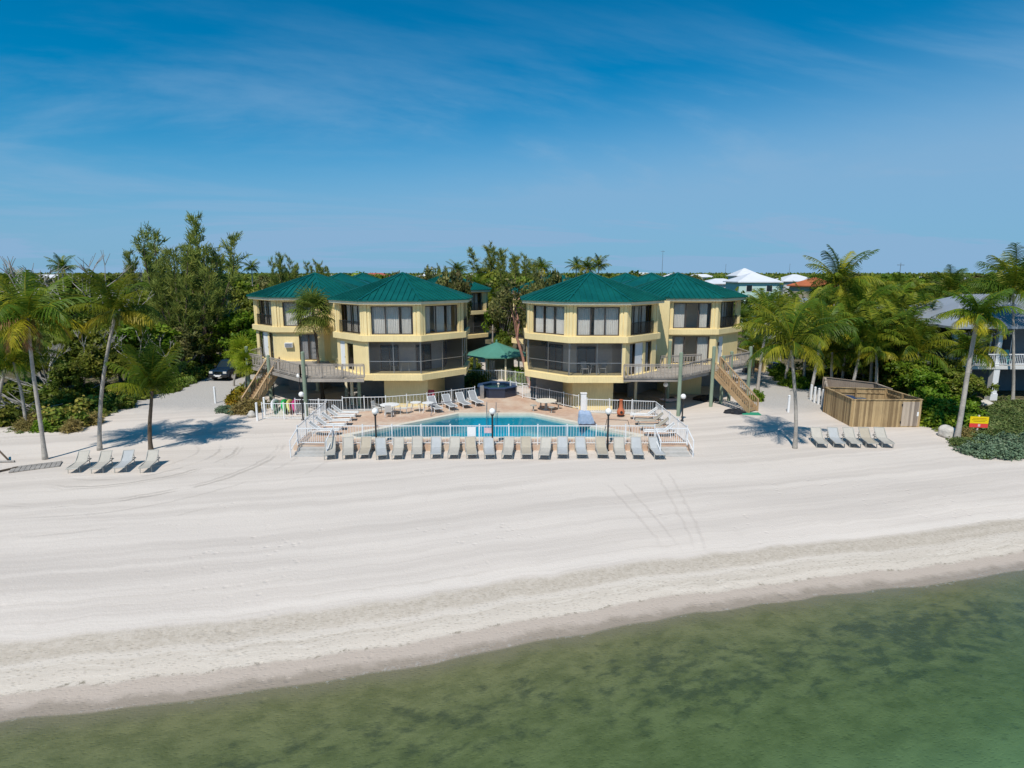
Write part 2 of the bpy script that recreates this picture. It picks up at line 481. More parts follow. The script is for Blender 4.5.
def sand_mat():
    t = NT('beach_sand')
    p = t.pos()
    u = t.dot(p, tuple(U)); v = t.new('ShaderNodeAttribute', attribute_name='inland').outputs['Fac']
    sep = t.new('ShaderNodeSeparateXYZ'); t.l.new(p, sep.inputs[0])
    x, y = sep.outputs[0], sep.outputs[1]
    wob = t.noise(t.xyz(t.math('MULTIPLY', u, 0.12), 0.0), 1.0, 3)
    fine = t.noise(p, 9.0, 6, 0.7)
    mid = t.noise(p, 1.3, 5, 0.6)
    grain = t.noise(p, 40.0, 3, 0.7)
    vj = t.math('ADD', v, t.math('ADD', t.math('MULTIPLY', t.math('SUBTRACT', wob, 0.5), 0.5), t.math('MULTIPLY', t.math('SUBTRACT', mid, 0.5), 0.35)))
    # grooming streaks parallel to the shore, and wider drags
    st = t.noise(t.xyz(t.math('MULTIPLY', u, 0.035), t.math('MULTIPLY', vj, 1.35)), 1.0, 6, 0.62, 0.25)
    st2 = t.noise(t.xyz(t.math('MULTIPLY', u, 0.02), t.math('MULTIPLY', vj, 0.42), 5.0), 1.0, 4, 0.5, 0.4)
    streak = t.math('ADD', t.math('MULTIPLY', st, 0.55), t.math('MULTIPLY', st2, 0.45))
    dry = t.mix(t.ramp(streak, 0.36, 0.62), (0.555, 0.495, 0.44), (0.665, 0.597, 0.532))
    dry = t.mix(t.math('MULTIPLY', t.ramp(mid, 0.52, 0.72), 0.25), dry, (0.55, 0.49, 0.43))
    # turning tracks of the beach rake at the left end
    ring = t.new('ShaderNodeVectorMath', operation='DISTANCE')
    t.put(ring.inputs[0], t.scale(p, (1, 1, 0))); ring.inputs[1].default_value = (-22.2, 34.6, 0)
    rr = t.math('ADD', ring.outputs['Value'], t.math('MULTIPLY', t.math('SUBTRACT', mid, .5), 0.5))
    arcs = None
    for rad, amt in ((3.1, .5), (4.3, .8), (5.3, 1.0), (5.6, .5), (7.7, .7), (8.05, 1.0), (9.4, .45), (11.5, .4)):
        q = t.math('MULTIPLY', t.ramp(t.math('ABSOLUTE', t.math('SUBTRACT', rr, rad)), 0.0, 0.17, 1.0, 0.0), amt)
        arcs = q if arcs is None else t.math('MAXIMUM', arcs, q)
    arcs = t.math('MULTIPLY', arcs, t.math('MULTIPLY', t.ramp(y, 37.5, 35.5), t.ramp(x, -24.5, -21.5)))
    arcs = t.math('MULTIPLY', arcs, t.ramp(t.noise(p, .35, 3), .38, .52))
    dry = t.mix(t.math('MULTIPLY', arcs, 0.62), dry, (0.38, 0.335, 0.29))
    # pair of cart tracks running down to the water at the right of the middle
    def track(a, b, w, amt, col):
        d = (b - a); d.z = 0; L = d.length; d.normalize(); n = Vector((-d.y, d.x, 0))
        dist = t.math('ABSOLUTE', t.math('ADD', t.math('SUBTRACT', t.dot(p, tuple(n)), n.dot(a)), t.math('MULTIPLY', t.math('SUBTRACT', mid, 0.5), 0.35)))
        along = t.math('SUBTRACT', t.dot(p, tuple(d)), d.dot(a))
        m = t.ramp(dist, 0.0, w, 1.0, 0.0)
        m = t.math('MULTIPLY', m, t.math('MULTIPLY', t.ramp(along, 0, 1.2), t.ramp(along, L, L - 2.5)))
        return t.math('MULTIPLY', m, amt)
    tr = track(P(606, 482), P(672, 552), 0.13, 0.22, None)
    for a, b in (((622, 480), (688, 552)), ((655, 470), (700, 552)), ((668, 470), (714, 556))):
        tr = t.math('MAXIMUM', tr, track(P(*a), P(*b), 0.13, 0.22, None))
    dry = t.mix(tr, dry, (0.36, 0.31, 0.27))
    # trodden, pocked band above the tide line
    vor = t.new('ShaderNodeTexVoronoi'); t.put(vor.inputs['Vector'], t.xyz(t.math('MULTIPLY', u, 1.0), t.math('MULTIPLY', v, 2.2))); vor.inputs['Scale'].default_value = 5.5
    pock = t.ramp(vor.outputs['Distance'], 0.05, 0.45)
    coarse = t.mix(t.ramp(t.math('ADD', t.math('MULTIPLY', pock, 0.22), t.math('MULTIPLY', st, 0.78)), 0.3, 0.7), (0.43, 0.375, 0.305), (0.575, 0.51, 0.435))
    c = t.mix(t.ramp(vj, 2.75, 3.15), coarse, dry)
    comb = t.noise(t.xyz(t.math('MULTIPLY', u, 0.08), t.math('MULTIPLY', vj, 6.5)), 1.0, 5, 0.7, 0.1)
    c = t.mix(t.math('MULTIPLY', t.ramp(comb, 0.50, 0.66), t.ramp(vj, 9.0, 2.0, 0.05, 0.26)), c, (0.40, 0.35, 0.285))
    band = t.math('MULTIPLY', t.ramp(vj, 1.95, 2.25), t.ramp(vj, 3.15, 2.75))
    c = t.mix(t.math('MULTIPLY', band, t.ramp(t.noise(p, 5.0, 4, .7),   .35, .65, .15, .58)), c, (0.38, 0.325, 0.255))
    lip = t.math('ADD', t.math('MULTIPLY', t.ramp(vj, 3.0, 3.25), t.ramp(vj, 3.75, 3.3)), t.math('MULTIPLY', t.ramp(vj, 1.7, 1.85), t.ramp(vj, 2.15, 1.95)))
    c = t.mix(t.math('MULTIPLY', lip, t.ramp(st, .35, .6, .08, .38)), c, (0.68, 0.62, 0.555))
    lines = t.noise(t.xyz(t.math('MULTIPLY', u, 0.22), t.math('MULTIPLY', vj, 3.2), 3.0), 1.0, 3, 0.5, 0.6)
    lines = t.math('MULTIPLY', t.ramp(t.math('ABSOLUTE', t.math('SUBTRACT', lines, 0.5)), 0.0, 0.035, 1.0, 0.0), t.ramp(vj, 2.0, 1.7))
    c = t.mix(t.math('MULTIPLY', lines, 0.55), c, (0.66, 0.60, 0.52))
    ridge = t.math('MULTIPLY', t.ramp(vj, 0.92, 1.05), t.ramp(vj, 1.35, 1.15))
    c = t.mix(t.math('MULTIPLY', ridge, 0.55), c, (0.62, 0.55, 0.47))
    # thread of seaweed
    wv = t.math('ADD', vj, t.math('MULTIPLY', fine, 0.5))
    wr = t.math('MULTIPLY', t.ramp(t.math('ABSOLUTE', t.math('SUBTRACT', wv, 1.12)), 0.0, 0.13, 1.0, 0.0), t.ramp(t.noise(p, 3.4, 5, 0.7), 0.52, 0.60))
    c = t.mix(t.math('MULTIPLY', wr, 0.8), c, (0.10, 0.085, 0.045))
    # wet foreshore
    wet = t.ramp(vj, 0.98, 0.80)
    wc = t.mix(t.ramp(t.math('ADD', v, t.math('MULTIPLY', t.math('SUBTRACT', mid, .5), .8)), 0.55, 0.15), (0.45, 0.38, 0.32), (0.30, 0.25, 0.20))
    c = t.mix(wet, c, wc)
    # sea bed with weed patches
    pw = t.xyz(t.math('MULTIPLY', u, 0.55), v)
    weed = t.noise(pw, 2.6, 8, 0.62, 0.15)
    weed2 = t.noise(pw, 0.30, 3, 0.5, 0.1)
    dens = t.math('ADD', t.ramp(v, -0.7, -2.0, 0.0, 0.14), t.ramp(v, -3.0, -5.5, 0.0, -0.13))
    dens = t.math('ADD', dens, t.ramp(u, -4.0, 16.0, -0.03, 0.02))
    wm = t.math('ADD', t.math('ADD', t.math('MULTIPLY', weed, 0.75), t.math('MULTIPLY', weed2, 0.33)), dens)
    bed = t.mix(t.ramp(t.noise(pw, 1.6, 6, 0.7), 0.35, 0.65), (0.125, 0.122, 0.045), (0.195, 0.18, 0.078))
    bed = t.mix(t.math('MULTIPLY', t.ramp(v, -5.0, -9.0), .75), bed, (0.42, 0.39, 0.25))
    bed = t.mix(t.math('MULTIPLY', t.ramp(wm, 0.64, 0.80), 0.75), bed, (0.055, 0.06, 0.03))
    c = t.mix(t.ramp(t.math('ADD', v, t.math('MULTIPLY', t.math('SUBTRACT', mid, .5), .6)), 0.02, -0.85), t.mix(t.ramp(v, 0.05, -0.12), c, (0.19, 0.165, 0.10)), bed)  # thin shadow line of the water-edge ledge, painted as dark brown bed
    grav = t.math('MULTIPLY', t.ramp(t.math('ADD', y, t.math('MULTIPLY', mid, 3.0)), 45.5, 51.0), t.ramp(t.math('ABSOLUTE', t.math('ADD', x, 1.5)), 20.5, 22.5))
    c = t.mix(grav, c, t.mix(t.ramp(fine, .35, .65), (0.36, 0.345, 0.325), (0.50, 0.475, 0.45)))
    # scrub soil inland
    soil = t.mix(t.ramp(mid, 0.35, 0.65), (0.05, 0.05, 0.02), (0.15, 0.125, 0.075))
    far = t.ramp(t.math('ADD', y, t.math('MULTIPLY', mid, 6.0)), 72, 84)
    ax = t.math('ABSOLUTE', t.math('SUBTRACT', x, -1.5))
    side = t.math('MULTIPLY', t.ramp(t.math('ADD', ax, t.math('MULTIPLY', mid, 2.5)), 32.2, 33.6), t.ramp(t.math('ADD', y, t.math('MULTIPLY', mid, 2.0)), 41.5, 43.0))
    soil = t.mix(t.ramp(y, 120, 220), soil, (0.030, 0.048, 0.016))
    c = t.mix(t.math('MAXIMUM', far, side), c, soil)
    c = t.mix(t.math('MULTIPLY', t.ramp(grain, 0.3, 0.7), 0.10), c, (0.30, 0.27, 0.23))
    fp = t.new('ShaderNodeTexVoronoi'); t.put(fp.inputs['Vector'], p); fp.inputs['Scale'].default_value = 2.3; fp.inputs['Randomness'].default_value = 1.0
    trod = t.math('MULTIPLY', t.ramp(fp.outputs['Distance'], 0.02, 0.30, 1.0, 0.0), t.ramp(t.noise(p, 0.16, 3, .6), 0.50, 0.62))
    h = t.math('SUBTRACT', t.math('MULTIPLY', st, 0.35), t.math('MULTIPLY', trod, 0.5))
    h = t.math('ADD', t.math('ADD', h, 0.0), t.math('ADD', t.math('MULTIPLY', fine, 0.35), t.math('MULTIPLY', pock, t.ramp(vj, 3.2, 2.6, 0.02, 0.20))))
    h = t.math('SUBTRACT', h, t.math('ADD', t.math('MULTIPLY', arcs, 0.5), t.math('MULTIPLY', tr, 0.8)))
    MATS['beach_sand'] = t.surf(t.bsdf(c, t.ramp(v, 0.15, 0.7, 0.22, 0.92), 0, t.bump(h, 0.55, 0.10), 0.25))
sand_mat()

def sea_mat():
    t = NT('sea_water')
    p = t.pos()
    u = t.dot(p, tuple(U)); v = t.math('SUBTRACT', t.dot(p, tuple(V)), V0)
    w1 = t.noise(t.xyz(t.math('MULTIPLY', u, 0.7), v), 2.2, 5, 0.6, 0.4)
    w2 = t.noise(p, 9.0, 3, 0.6)
    nrm = t.bump(t.math('ADD', w1, t.math('MULTIPLY', w2, 0.3)), 0.42, 0.06)
    tr = t.new('ShaderNodeBsdfTransparent'); t.put(tr.inputs['Color'], (0.95, 0.97, 0.95))
    gl = t.new('ShaderNodeBsdfGlossy'); gl.inputs['Roughness'].default_value = 0.06; t.l.new(nrm, gl.inputs['Normal'])
    mx = t.new('ShaderNodeMixShader'); t.put(mx.inputs[0], t.schlick(0.02, nrm))
    t.l.new(tr.outputs[0], mx.inputs[1]); t.l.new(gl.outputs[0], mx.inputs[2])
    va = t.new('ShaderNodeVolumeAbsorption'); t.put(va.inputs['Color'], (0.37, 0.78, 0.62)); va.inputs['Density'].default_value = 0.85
    t.l.new(va.outputs[0], t.out.inputs['Volume'])
    MATS['sea_water'] = t.surf(mx.outputs[0])
sea_mat()

def pool_water_mat():
    t = NT('pool_water')
    p = t.pos()
    nrm = t.bump(t.noise(p, 2.0, 4), 0.10, 0.05)
    tr = t.new('ShaderNodeBsdfTransparent'); t.put(tr.inputs['Color'], (0.70, 0.93, 0.97))
    gl = t.new('ShaderNodeBsdfGlossy'); gl.inputs['Roughness'].default_value = 0.04; t.l.new(nrm, gl.inputs['Normal'])
    mx = t.new('ShaderNodeMixShader'); t.put(mx.inputs[0], t.schlick(0.02, nrm))
    t.l.new(tr.outputs[0], mx.inputs[1]); t.l.new(gl.outputs[0], mx.inputs[2])
    MATS['pool_water'] = t.surf(mx.outputs[0])
pool_water_mat()

def paver_mat():
    t = NT('brick_pavers')
    p = t.pos()
    b = t.new('ShaderNodeTexBrick'); t.put(b.inputs['Vector'], p)
    b.inputs['Scale'].default_value = 1.0; b.inputs['Brick Width'].default_value = 0.24; b.inputs['Row Height'].default_value = 0.12
    b.inputs['Mortar Size'].default_value = 0.008
    t.put(b.inputs['Color1'], (0.46, 0.27, 0.19)); t.put(b.inputs['Color2'], (0.56, 0.39, 0.27)); t.put(b.inputs['Mortar'], (0.40, 0.34, 0.28))
    n = t.noise(p, 0.55, 5, 0.65)
    c = t.mix(t.ramp(n, 0.35, 0.7), b.outputs[0], (0.58, 0.47, 0.37))
    MATS['brick_pavers'] = t.surf(t.bsdf(c, 0.85))
paver_mat()

# ------------------------------------------------------------------ ground, sea
POOL_Z = 0.35
def shore_v(x, y):
    u = U.x * x + U.y * y
    w = float(np.interp(u, [-40, -24, -15, -9.8, -6, -2, 1.6, 4, 7, 9.5, 12, 16.5, 20.5, 25, 33, 45], [-.1, .2, .05, -.2, -.46, -.5, -.44, -.13, -.02, .2, .16, .12, -.14, 0, .15, -.1]))
    return V.x * x + V.y * y - V0 - w + .05 * math.sin(u * 2.3) + .03 * math.sin(u * 5.1 + 1)
def ground_z(x, y):
    v = shore_v(x, y)
    if v > 0: z = -0.8 + 0.8 * (1 - (1 - min(v / 7.5, 1.0)) ** 2)
    elif v > -12: z = -0.8 + v * 0.085
    else: z = -1.82 + max((v + 12) * 0.02, -2.5)
    if 0 < v < 40 and y < 60: z += 0.03 * math.sin(x * 0.7 + y * 0.4) * math.sin(y * 0.9 - x * 0.2) * min(1, v / 3)
    if 37.2 < y < 44.4 and abs(x + 1.25) < 10.4 - (y - 37.4): z = -2.0
    return z
def build_ground():
    xs = list(np.arange(-64, 64.1, 0.8)); ys = list(np.arange(2, 12, .5)) + list(np.arange(12, 26, .25)) + list(np.arange(26, 70.1, 0.5))
    k = 64.0
    out = []
    while k < 9000: k = k * 1.35 + 4; out.append(k)
    xs = [-q for q in reversed(out)] + xs + out
    k = 70.0; outy = []
    while k < 12000: k = k * 1.3 + 4; outy.append(k)
    k = 2.0; inn = []
    st = 1.5
    while k > -3000: k -= st; st *= 1.4; inn.append(k)
    ys = list(reversed(inn)) + ys + outy
    nx, ny = len(xs), len(ys)
    mb = MB()
    mb.v = [(x, y, ground_z(x, y)) for y in ys for x in xs]
    mb.f = [(j * nx + i, j * nx + i + 1, (j + 1) * nx + i + 1, (j + 1) * nx + i) for j in range(ny - 1) for i in range(nx - 1)]
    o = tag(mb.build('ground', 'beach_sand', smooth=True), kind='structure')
    at = o.data.attributes.new('inland', 'FLOAT', 'POINT')
    at.data.foreach_set('value', np.array([shore_v(q[0], q[1]) for q in mb.v], dtype=np.float32))
build_ground()
def build_sea():
    mb = MB()
    c = [SH_A * 0 + U * a + V * (V0 + b) for a, b in ((-2500, -2800), (2500, -2800), (2500, 2.5), (-2500, 2.5))]
    mb.prism([(q.x, q.y) for q in c], -9.0, -0.80)
    tag(mb.build('sea', 'sea_water'), kind='structure')
build_sea()
def build_foam():
    """thin broken wash line where the water meets the sand"""
    t = NT('wash_foam')
    p = t.pos()
    n = t.noise(p, 5.0, 6, 0.75)
    tr = t.new('ShaderNodeBsdfTransparent')
    d = t.bsdf((0.62, 0.60, 0.55), 0.5)
    mx = t.new('ShaderNodeMixShader'); t.put(mx.inputs[0], t.math('MULTIPLY', t.ramp(n, 0.5, 0.68), 0.38))
    t.l.new(tr.outputs[0], mx.inputs[1]); t.l.new(d, mx.inputs[2])
    MATS['wash_foam'] = t.surf(mx.outputs[0])
    mb = MB()
    rng = random.Random(5)
    N = 160
    a = []
    for i in range(N + 1):
        s = -24 + 50 * i / N
        off = 0.22 * math.sin(s * 0.55) + 0.15 * math.sin(s * 1.7 + 1) + 0.06 * math.sin(s * 4.1)
        wd = 0.05 + 0.16 * max(0, math.sin(s * 0.33 + 0.7)) + rng.uniform(0, 0.05)
        b0 = U * s + V * V0; sh = -shore_v(b0.x, b0.y)
        q0 = U * s + V * (V0 + sh - 0.10 + off * 0.3); q1 = U * s + V * (V0 + sh - 0.10 + off * 0.3 + wd)
        a.append(((q0.x, q0.y, -0.792), (q1.x, q1.y, max(-0.79, ground_z(q1.x, q1.y) + 0.012))))
    for i in range(N):
        mb.add([a[i][0], a[i + 1][0], a[i + 1][1], a[i][1]], [(0, 1, 2, 3)])
    tag(mb.build('wash_line', 'wash_foam'), kind='structure')
build_foam()

# ------------------------------------------------------------------ apartment buildings made of octagonal towers
T22 = math.tan(math.pi / 8)
AP = 5.2
class Face:
    def __init__(s, cx, cy, k):
        a = R(-90 + 45 * k)
        s.c = (cx, cy); s.n = (math.cos(a), math.sin(a)); s.t = (-math.sin(a), math.cos(a))
    def p(s, q, d, z): return (s.c[0] + s.n[0] * d + s.t[0] * q, s.c[1] + s.n[1] * d + s.t[1] * q, z)
    def box(s, mb, s0, s1, d0, d1, z0, z1):
        mb.hexa([s.p(s0, d1, z0), s.p(s1, d1, z0), s.p(s1, d0, z0), s.p(s0, d0, z0)],
                [s.p(s0, d1, z1), s.p(s1, d1, z1), s.p(s1, d0, z1), s.p(s0, d0, z1)])
    def quad(s, mb, s0, s1, d, z0, z1):
        mb.add([s.p(s0, d, z0), s.p(s1, d, z0), s.p(s1, d, z1), s.p(s0, d, z1)], [(0, 1, 2, 3)])

def octagon(cx, cy, ap, r0=0):
    c = ap / math.cos(math.pi / 8)
    return [(cx + c * math.cos(R(-112.5 + 45 * k)), cy + c * math.sin(R(-112.5 + 45 * k))) for k in range(8)]

def wall_panel(mb, F, z0, z1, ops, ap=AP, th=0.2):
    W = ap * T22
    ops = sorted(ops)
    cur = -W
    for (a, b, za, zb) in ops:
        if a - cur > 0.005: F.box(mb, cur, a, ap - th, ap, z0, z1)
        if za - z0 > 0.005: F.box(mb, a, b, ap - th, ap, z0, za)
        if z1 - zb > 0.005: F.box(mb, a, b, ap - th, ap, zb, z1)
        cur = b
    if W - cur > 0.005: F.box(mb, cur, W, ap - th, ap, z0, z1)

def window(root, F, a, b, z0, z1, n, d, gaps=(), curtain='curtain', glass='window_glass', seed=0):
    """sliding window: brown frame > panes; a curtain hangs behind each closed panel"""
    mb = MB(); t = 0.07
    F.box(mb, a, b, d - .05, d + .03, z0, z0 + t); F.box(mb, a, b, d - .05, d + .03, z1 - t, z1)
    for i in range(n + 1):
        q = a + (b - a) * i / n
        q0 = max(a, q - t / 2); q1 = min(b, q + t / 2)
        if i == 0: q0, q1 = a, a + t
        if i == n: q0, q1 = b - t, b
        F.box(mb, q0, q1, d - .045, d + .025, z0 + t, z1 - t)
    fr = mb.build('window', 'brown_frame', root)
    g = MB()
    for i in range(n):
        F.quad(g, a + (b - a) * i / n + t / 2 + .002, a + (b - a) * (i + 1) / n - t / 2 - .002, d - .01 - .004 * (i % 2), z0 + t, z1 - t)
    g.build('pane', glass, fr)
    rng = random.Random(seed)
    c = MB()
    for i in range(n):
        if i in gaps: continue
        q0, q1 = a + (b - a) * i / n + .02, a + (b - a) * (i + 1) / n - .02
        if rng.random() < .5: q1 -= rng.uniform(.05, .42)
        if rng.random() < .3: q0 += rng.uniform(.05, .35)
        m = 22
        row = [(q0 + (q1 - q0) * j / m, d - .24 + .035 * math.sin(j * 2.2 + rng.random()) ) for j in range(m + 1)]
        for j in range(m):
            c.add([F.p(row[j][0], row[j][1], z0 + .04), F.p(row[j + 1][0], row[j + 1][1], z0 + .04),
                   F.p(row[j + 1][0], row[j + 1][1], z1 - .04), F.p(row[j][0], row[j][1], z1 - .04)], [(0, 1, 2, 3)])
    if c.v: c.build('curtain', curtain, fr)
    return fr

def balcony_rail(root, F, a, b, z, d, mat='black_metal', h=1.02, step=.11):
    mb = MB()
    F.box(mb, a, b, d - .025, d + .025, z + h - .05, z + h)
    F.box(mb, a, b, d - .015, d + .015, z + .08, z + .12)
    n = int((b - a) / step)
    for i in range(n + 1):
        q = a + (b - a) * i / n
        F.box(mb, q - .013, q + .013, d - .012, d + .012, z + .12, z + h - .05)
    return mb.build('balcony_railing', mat, root)

Z1, Z2, ZR = 2.97, 6.02, 8.62
def tower(root, cx, cy, up, low, fine=True, seed=0, core=(-1.7, 1.5), core_mat='yellow_stucco'):
    """one octagonal tower; up / low give the kind of each of its eight faces on the two living floors"""
    o8 = lambda ap: octagon(cx, cy, ap)
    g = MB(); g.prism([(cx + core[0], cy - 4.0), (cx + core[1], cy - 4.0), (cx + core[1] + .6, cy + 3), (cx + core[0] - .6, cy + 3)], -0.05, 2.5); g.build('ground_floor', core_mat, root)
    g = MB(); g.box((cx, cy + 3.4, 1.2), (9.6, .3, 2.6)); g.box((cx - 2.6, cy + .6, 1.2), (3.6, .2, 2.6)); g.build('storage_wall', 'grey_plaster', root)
    g = MB(); g.prism(octagon(cx, cy, 5.6), .01, .05); g.build('parking_slab', 'concrete', root)
    s = MB(); s.prism(o8(5.45), 2.5, Z1); s.prism(o8(5.48), 5.56, Z2)
    s.build('floor_band', 'yellow_stucco', root)
    w = MB()
    Wf = AP * T22
    for k in range(8):
        F = Face(cx, cy, k)
        for fl, kind in ((1, low[k]), (2, up[k])):
            z0, z1 = (Z1, 5.56) if fl == 1 else (Z2, 8.42)
            sd = seed * 31 + k * 7 + fl
            if kind == 'win3' or kind == 'open3':
                ops = [(-1.62, 1.62, z0 + .06, z1 - .16)]
                window(root, F, -1.62, 1.62, z0 + .06, z1 - .16, 3, AP - .1, (0, 1) if False else ((1,) if kind == 'open3' else ()), seed=sd)
            elif kind == 'win2':
                ops = [(-.3, 1.5, z0 + .06, z1 - .2)]
                window(root, F, -.3, 1.5, z0 + .06, z1 - .2, 2, AP - .1, (), 'curtain_dark', seed=sd)
            elif kind == 'winl':
                ops = [(-1.4, 1.5, z0 + .06, z1 - .2)]
                window(root, F, -1.4, 1.5, z0 + .06, z1 - .2, 2, AP - .1, (), seed=sd)
            elif kind == 'balcony':
                ops = [(-1.55, 1.55, z0, z1 - .12)]
                window(root, F, -1.54, 1.54, z0 + .02, z1 - .13, 3, AP - .45, (), 'curtain', seed=sd)
                if fine: balcony_rail(root, F, -1.53, 1.53, z0, AP + .06)
            elif kind == 'porch':
                arr = low if fl == 1 else up
                qa = -Wf + .03 if arr[k - 1] == 'porch' else -1.90
                qb = Wf - .03 if arr[(k + 1) % 8] == 'porch' else 1.90
                ops = [(-Wf if qa < -1.95 else qa, Wf if qb > 1.95 else qb, z0 + .05, z1 - .06)]
                m = MB()
                for q in (qa, -.02, qb - .04): F.box(m, q, q + .04, AP - .08, AP - .03, z0 + .05, z1 - .06)
                F.box(m, qa + .04, qb - .04, AP - .078, AP - .032, z0 + .98, z0 + 1.03)
                pf = m.build('screen_porch', 'steel', root)
                q = MB()
                F.quad(q, qa, qb, AP - .055, z0 + .06, z1 - .07)
                q.build('screen', 'insect_screen', pf)
                window(root, F, -1.35, .1, z0 + .02, z0 + 2.1, 2, 3.55, (0,), 'curtain_dark', 'tinted_glass', seed=sd)
            elif kind == 'door':
                ops = [(-1.75, -.95, z0 + .02, z1 - .25), (-.6, .35, z0 + .12, z1 - .35)]
                dm = MB(); F.box(dm, -1.75, -.95, AP - .12, AP - .06, z0 + .02, z1 - .25)
                dd = dm.build('door', 'white_door', root)
                h = MB(); F.box(h, -1.05, -1.01, AP - .06, AP - .01, z0 + 1.0, z0 + 1.12); h.build('handle', 'steel', dd)
                window(root, F, -.6, .35, z0 + .12, z1 - .35, 1, AP - .1, (0,), glass='tinted_glass', seed=sd)
            elif kind == 'slider':
                ops = [(-1.6, 1.5, z0 + .02, z1 - .15)]
                window(root, F, -1.6, -.75, z0 + .02, z1 - .15, 1, AP - .1, (), 'curtain_dark', seed=sd)
                window(root, F, .65, 1.5, z0 + .02, z1 - .15, 1, AP - .1, (), 'curtain_dark', seed=sd)
                dm = MB(); F.box(dm, -.74, .3, AP - .14, AP - .08, z0 + .02, z1 - .15); dd = dm.build('door', 'white_door', root)
                h = MB(); F.box(h, .2, .24, AP - .08, AP - .03, z0 + 1.0, z0 + 1.12); h.build('handle', 'steel', dd)
                F.box(w, .31, .64, AP - .2, AP - .03, z0 + .02, z1 - .15)
            elif kind == 'doorwall':
                ops = [(-1.6, -.75, z0 + .02, z1 - .25)]
                dm = MB(); F.box(dm, -1.6, -.75, AP - .12, AP - .06, z0 + .02, z1 - .25); dd = dm.build('door', 'white_door', root)
                h = MB(); F.box(h, -.86, -.82, AP - .06, AP - .01, z0 + 1.0, z0 + 1.12); h.build('handle', 'steel', dd)
                if fine:
                    ln = MB(); q = F.p(-1.85, AP + .1, z0 + 1.75); ln.box(q, (.14, .14, .3)); ln.build('wall_lamp', 'black_metal', root, bevel=.02)
            elif kind == 'acwin':
                ops = [(-1.35, -.6, z0 + 1.2, z0 + 1.65), (-.1, 1.6, z0 + .06, z1 - .2)]
                window(root, F, -.1, 1.6, z0 + .06, z1 - .2, 2, AP - .1, (), 'curtain_dark', seed=sd)
                a = MB(); F.box(a, -1.34, -.61, AP - .3, AP + .28, z0 + 1.21, z0 + 1.64); ac = a.build('air_conditioner', 'white_paint', root, bevel=.02)
                a = MB()
                for i in range(6): F.box(a, -1.29, -.66, AP + .28, AP + .295, z0 + 1.26 + i * .06, z0 + 1.285 + i * .06)
                a.build('grille', 'bin_grey', ac)
            else:
                ops = []
            wall_panel(w, F, z0, z1, ops)
        if fine:   # paired pilasters at every corner of the upper floor
            for sg in (-1, 1):
                q0, q1 = sorted((sg * (Wf + .01), sg * (Wf - .22)))
                F.box(w, q0, q1, AP, AP + .07, Z2, 8.42)
                q0, q1 = sorted((sg * (Wf - .30), sg * (Wf - .46)))
                F.box(w, q0, q1, AP, AP + .05, Z2, 8.42)
    w.build('wall', 'yellow_stucco', root)
    inn = MB(); inn.prism(o8(3.45), Z1, 5.56, False); inn.prism(o8(3.0), Z2, 8.42, False)
    inn.build('inner_wall', 'room_wall', root)
    f = MB(); f.prism(o8(5.66), 8.42, ZR)
    f.build('fascia', 'cream_trim', root)
    # roof: eight folded metal slopes with standing seams and hip caps
    AE, ZA = 5.78, 10.78
    r = MB()
    oc = o8(AE); oc2 = o8(AE - .04)
    vs = [(p[0], p[1], ZR + .004) for p in oc] + [(p[0], p[1], ZR + .09) for p in oc] + [(cx, cy, ZA)]
    r.add(vs, [tuple(range(7, -1, -1))] + [(i, (i + 1) % 8, 8 + (i + 1) % 8, 8 + i) for i in range(8)] + [(8 + i, 8 + (i + 1) % 8, 16) for i in range(8)])
    sl = (ZA - ZR - .09) / AE
    for k in range(8):
        F = Face(cx, cy, k)
        hw = AE * T22
        if fine:
            n = 11
            for i in range(n):
                q = -hw + 2 * hw * (i + .5) / n
                dmin = abs(q) / T22 + .05
                if AE - dmin < .3: continue
                r.bar(F.p(q, AE - .01, ZR + .11), F.p(q, dmin, ZR + .11 + sl * (AE - dmin)), .06, .09)
        r.bar(F.p(-hw, AE - .02, ZR + .11), (cx, cy, ZA + .01), .17, .10)
    r.lathe((cx, cy, ZA - .06), [(.22, 0), (.20, .07), (.05, .14)], 8)
    r.build('roof', 'green_metal_roof', root)

# faces: 0 front, 1 front right, 2 right, 3 back right, 4 back, 5 back left, 6 left, 7 front left
bl = thing('apartment_building', 'yellow octagonal apartment building with green metal roofs on the left side of the pool', 'apartment building', (-14, 55, 0))
tower(bl, -9.25, 51.55, ['win3', 'win3', 'balcony', 'wall', 'wall', 'wall', 'wall', 'balcony'],
      ['porch', 'porch', 'porch', 'wall', 'wall', 'wall', 'wall', 'door'], seed=1, core=(-1.05, 2.45))
tower(bl, -19.1, 59.1, ['winl', 'wall', 'wall', 'wall', 'wall', 'win3', 'win3', 'balcony'],
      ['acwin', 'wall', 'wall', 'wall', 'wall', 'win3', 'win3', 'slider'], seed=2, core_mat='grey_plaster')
m = MB(); m.prism([(-16.7, 54.4), (-13.7, 53.7), (-11.6, 57.6), (-14.2, 58.4)], 2.6, 8.415); m.build('link_wall', 'yellow_stucco', bl)
br = thing('apartment_building', 'yellow octagonal apartment building with green metal roofs on the right side of the pool', 'apartment building', (11, 53, 0))
tower(br, 6.5, 50.6, ['win3', 'balcony', 'wall', 'wall', 'wall', 'wall', 'wall', 'win3'],
      ['porch', 'slider', 'wall', 'wall', 'wall', 'wall', 'porch', 'porch'], seed=3)
tower(br, 15.5, 57.0, ['open3', 'balcony', 'win3', 'wall', 'wall', 'wall', 'wall', 'wall'],
      ['open3', 'doorwall', 'wall', 'wall', 'wall', 'wall', 'wall', 'wall'], seed=4)
m = MB(); m.prism([(10.9, 50.9), (13.4, 51.3), (13.2, 56.0), (10.2, 55.6)], 2.6, 8.415); m.build('link_wall', 'yellow_stucco', br)
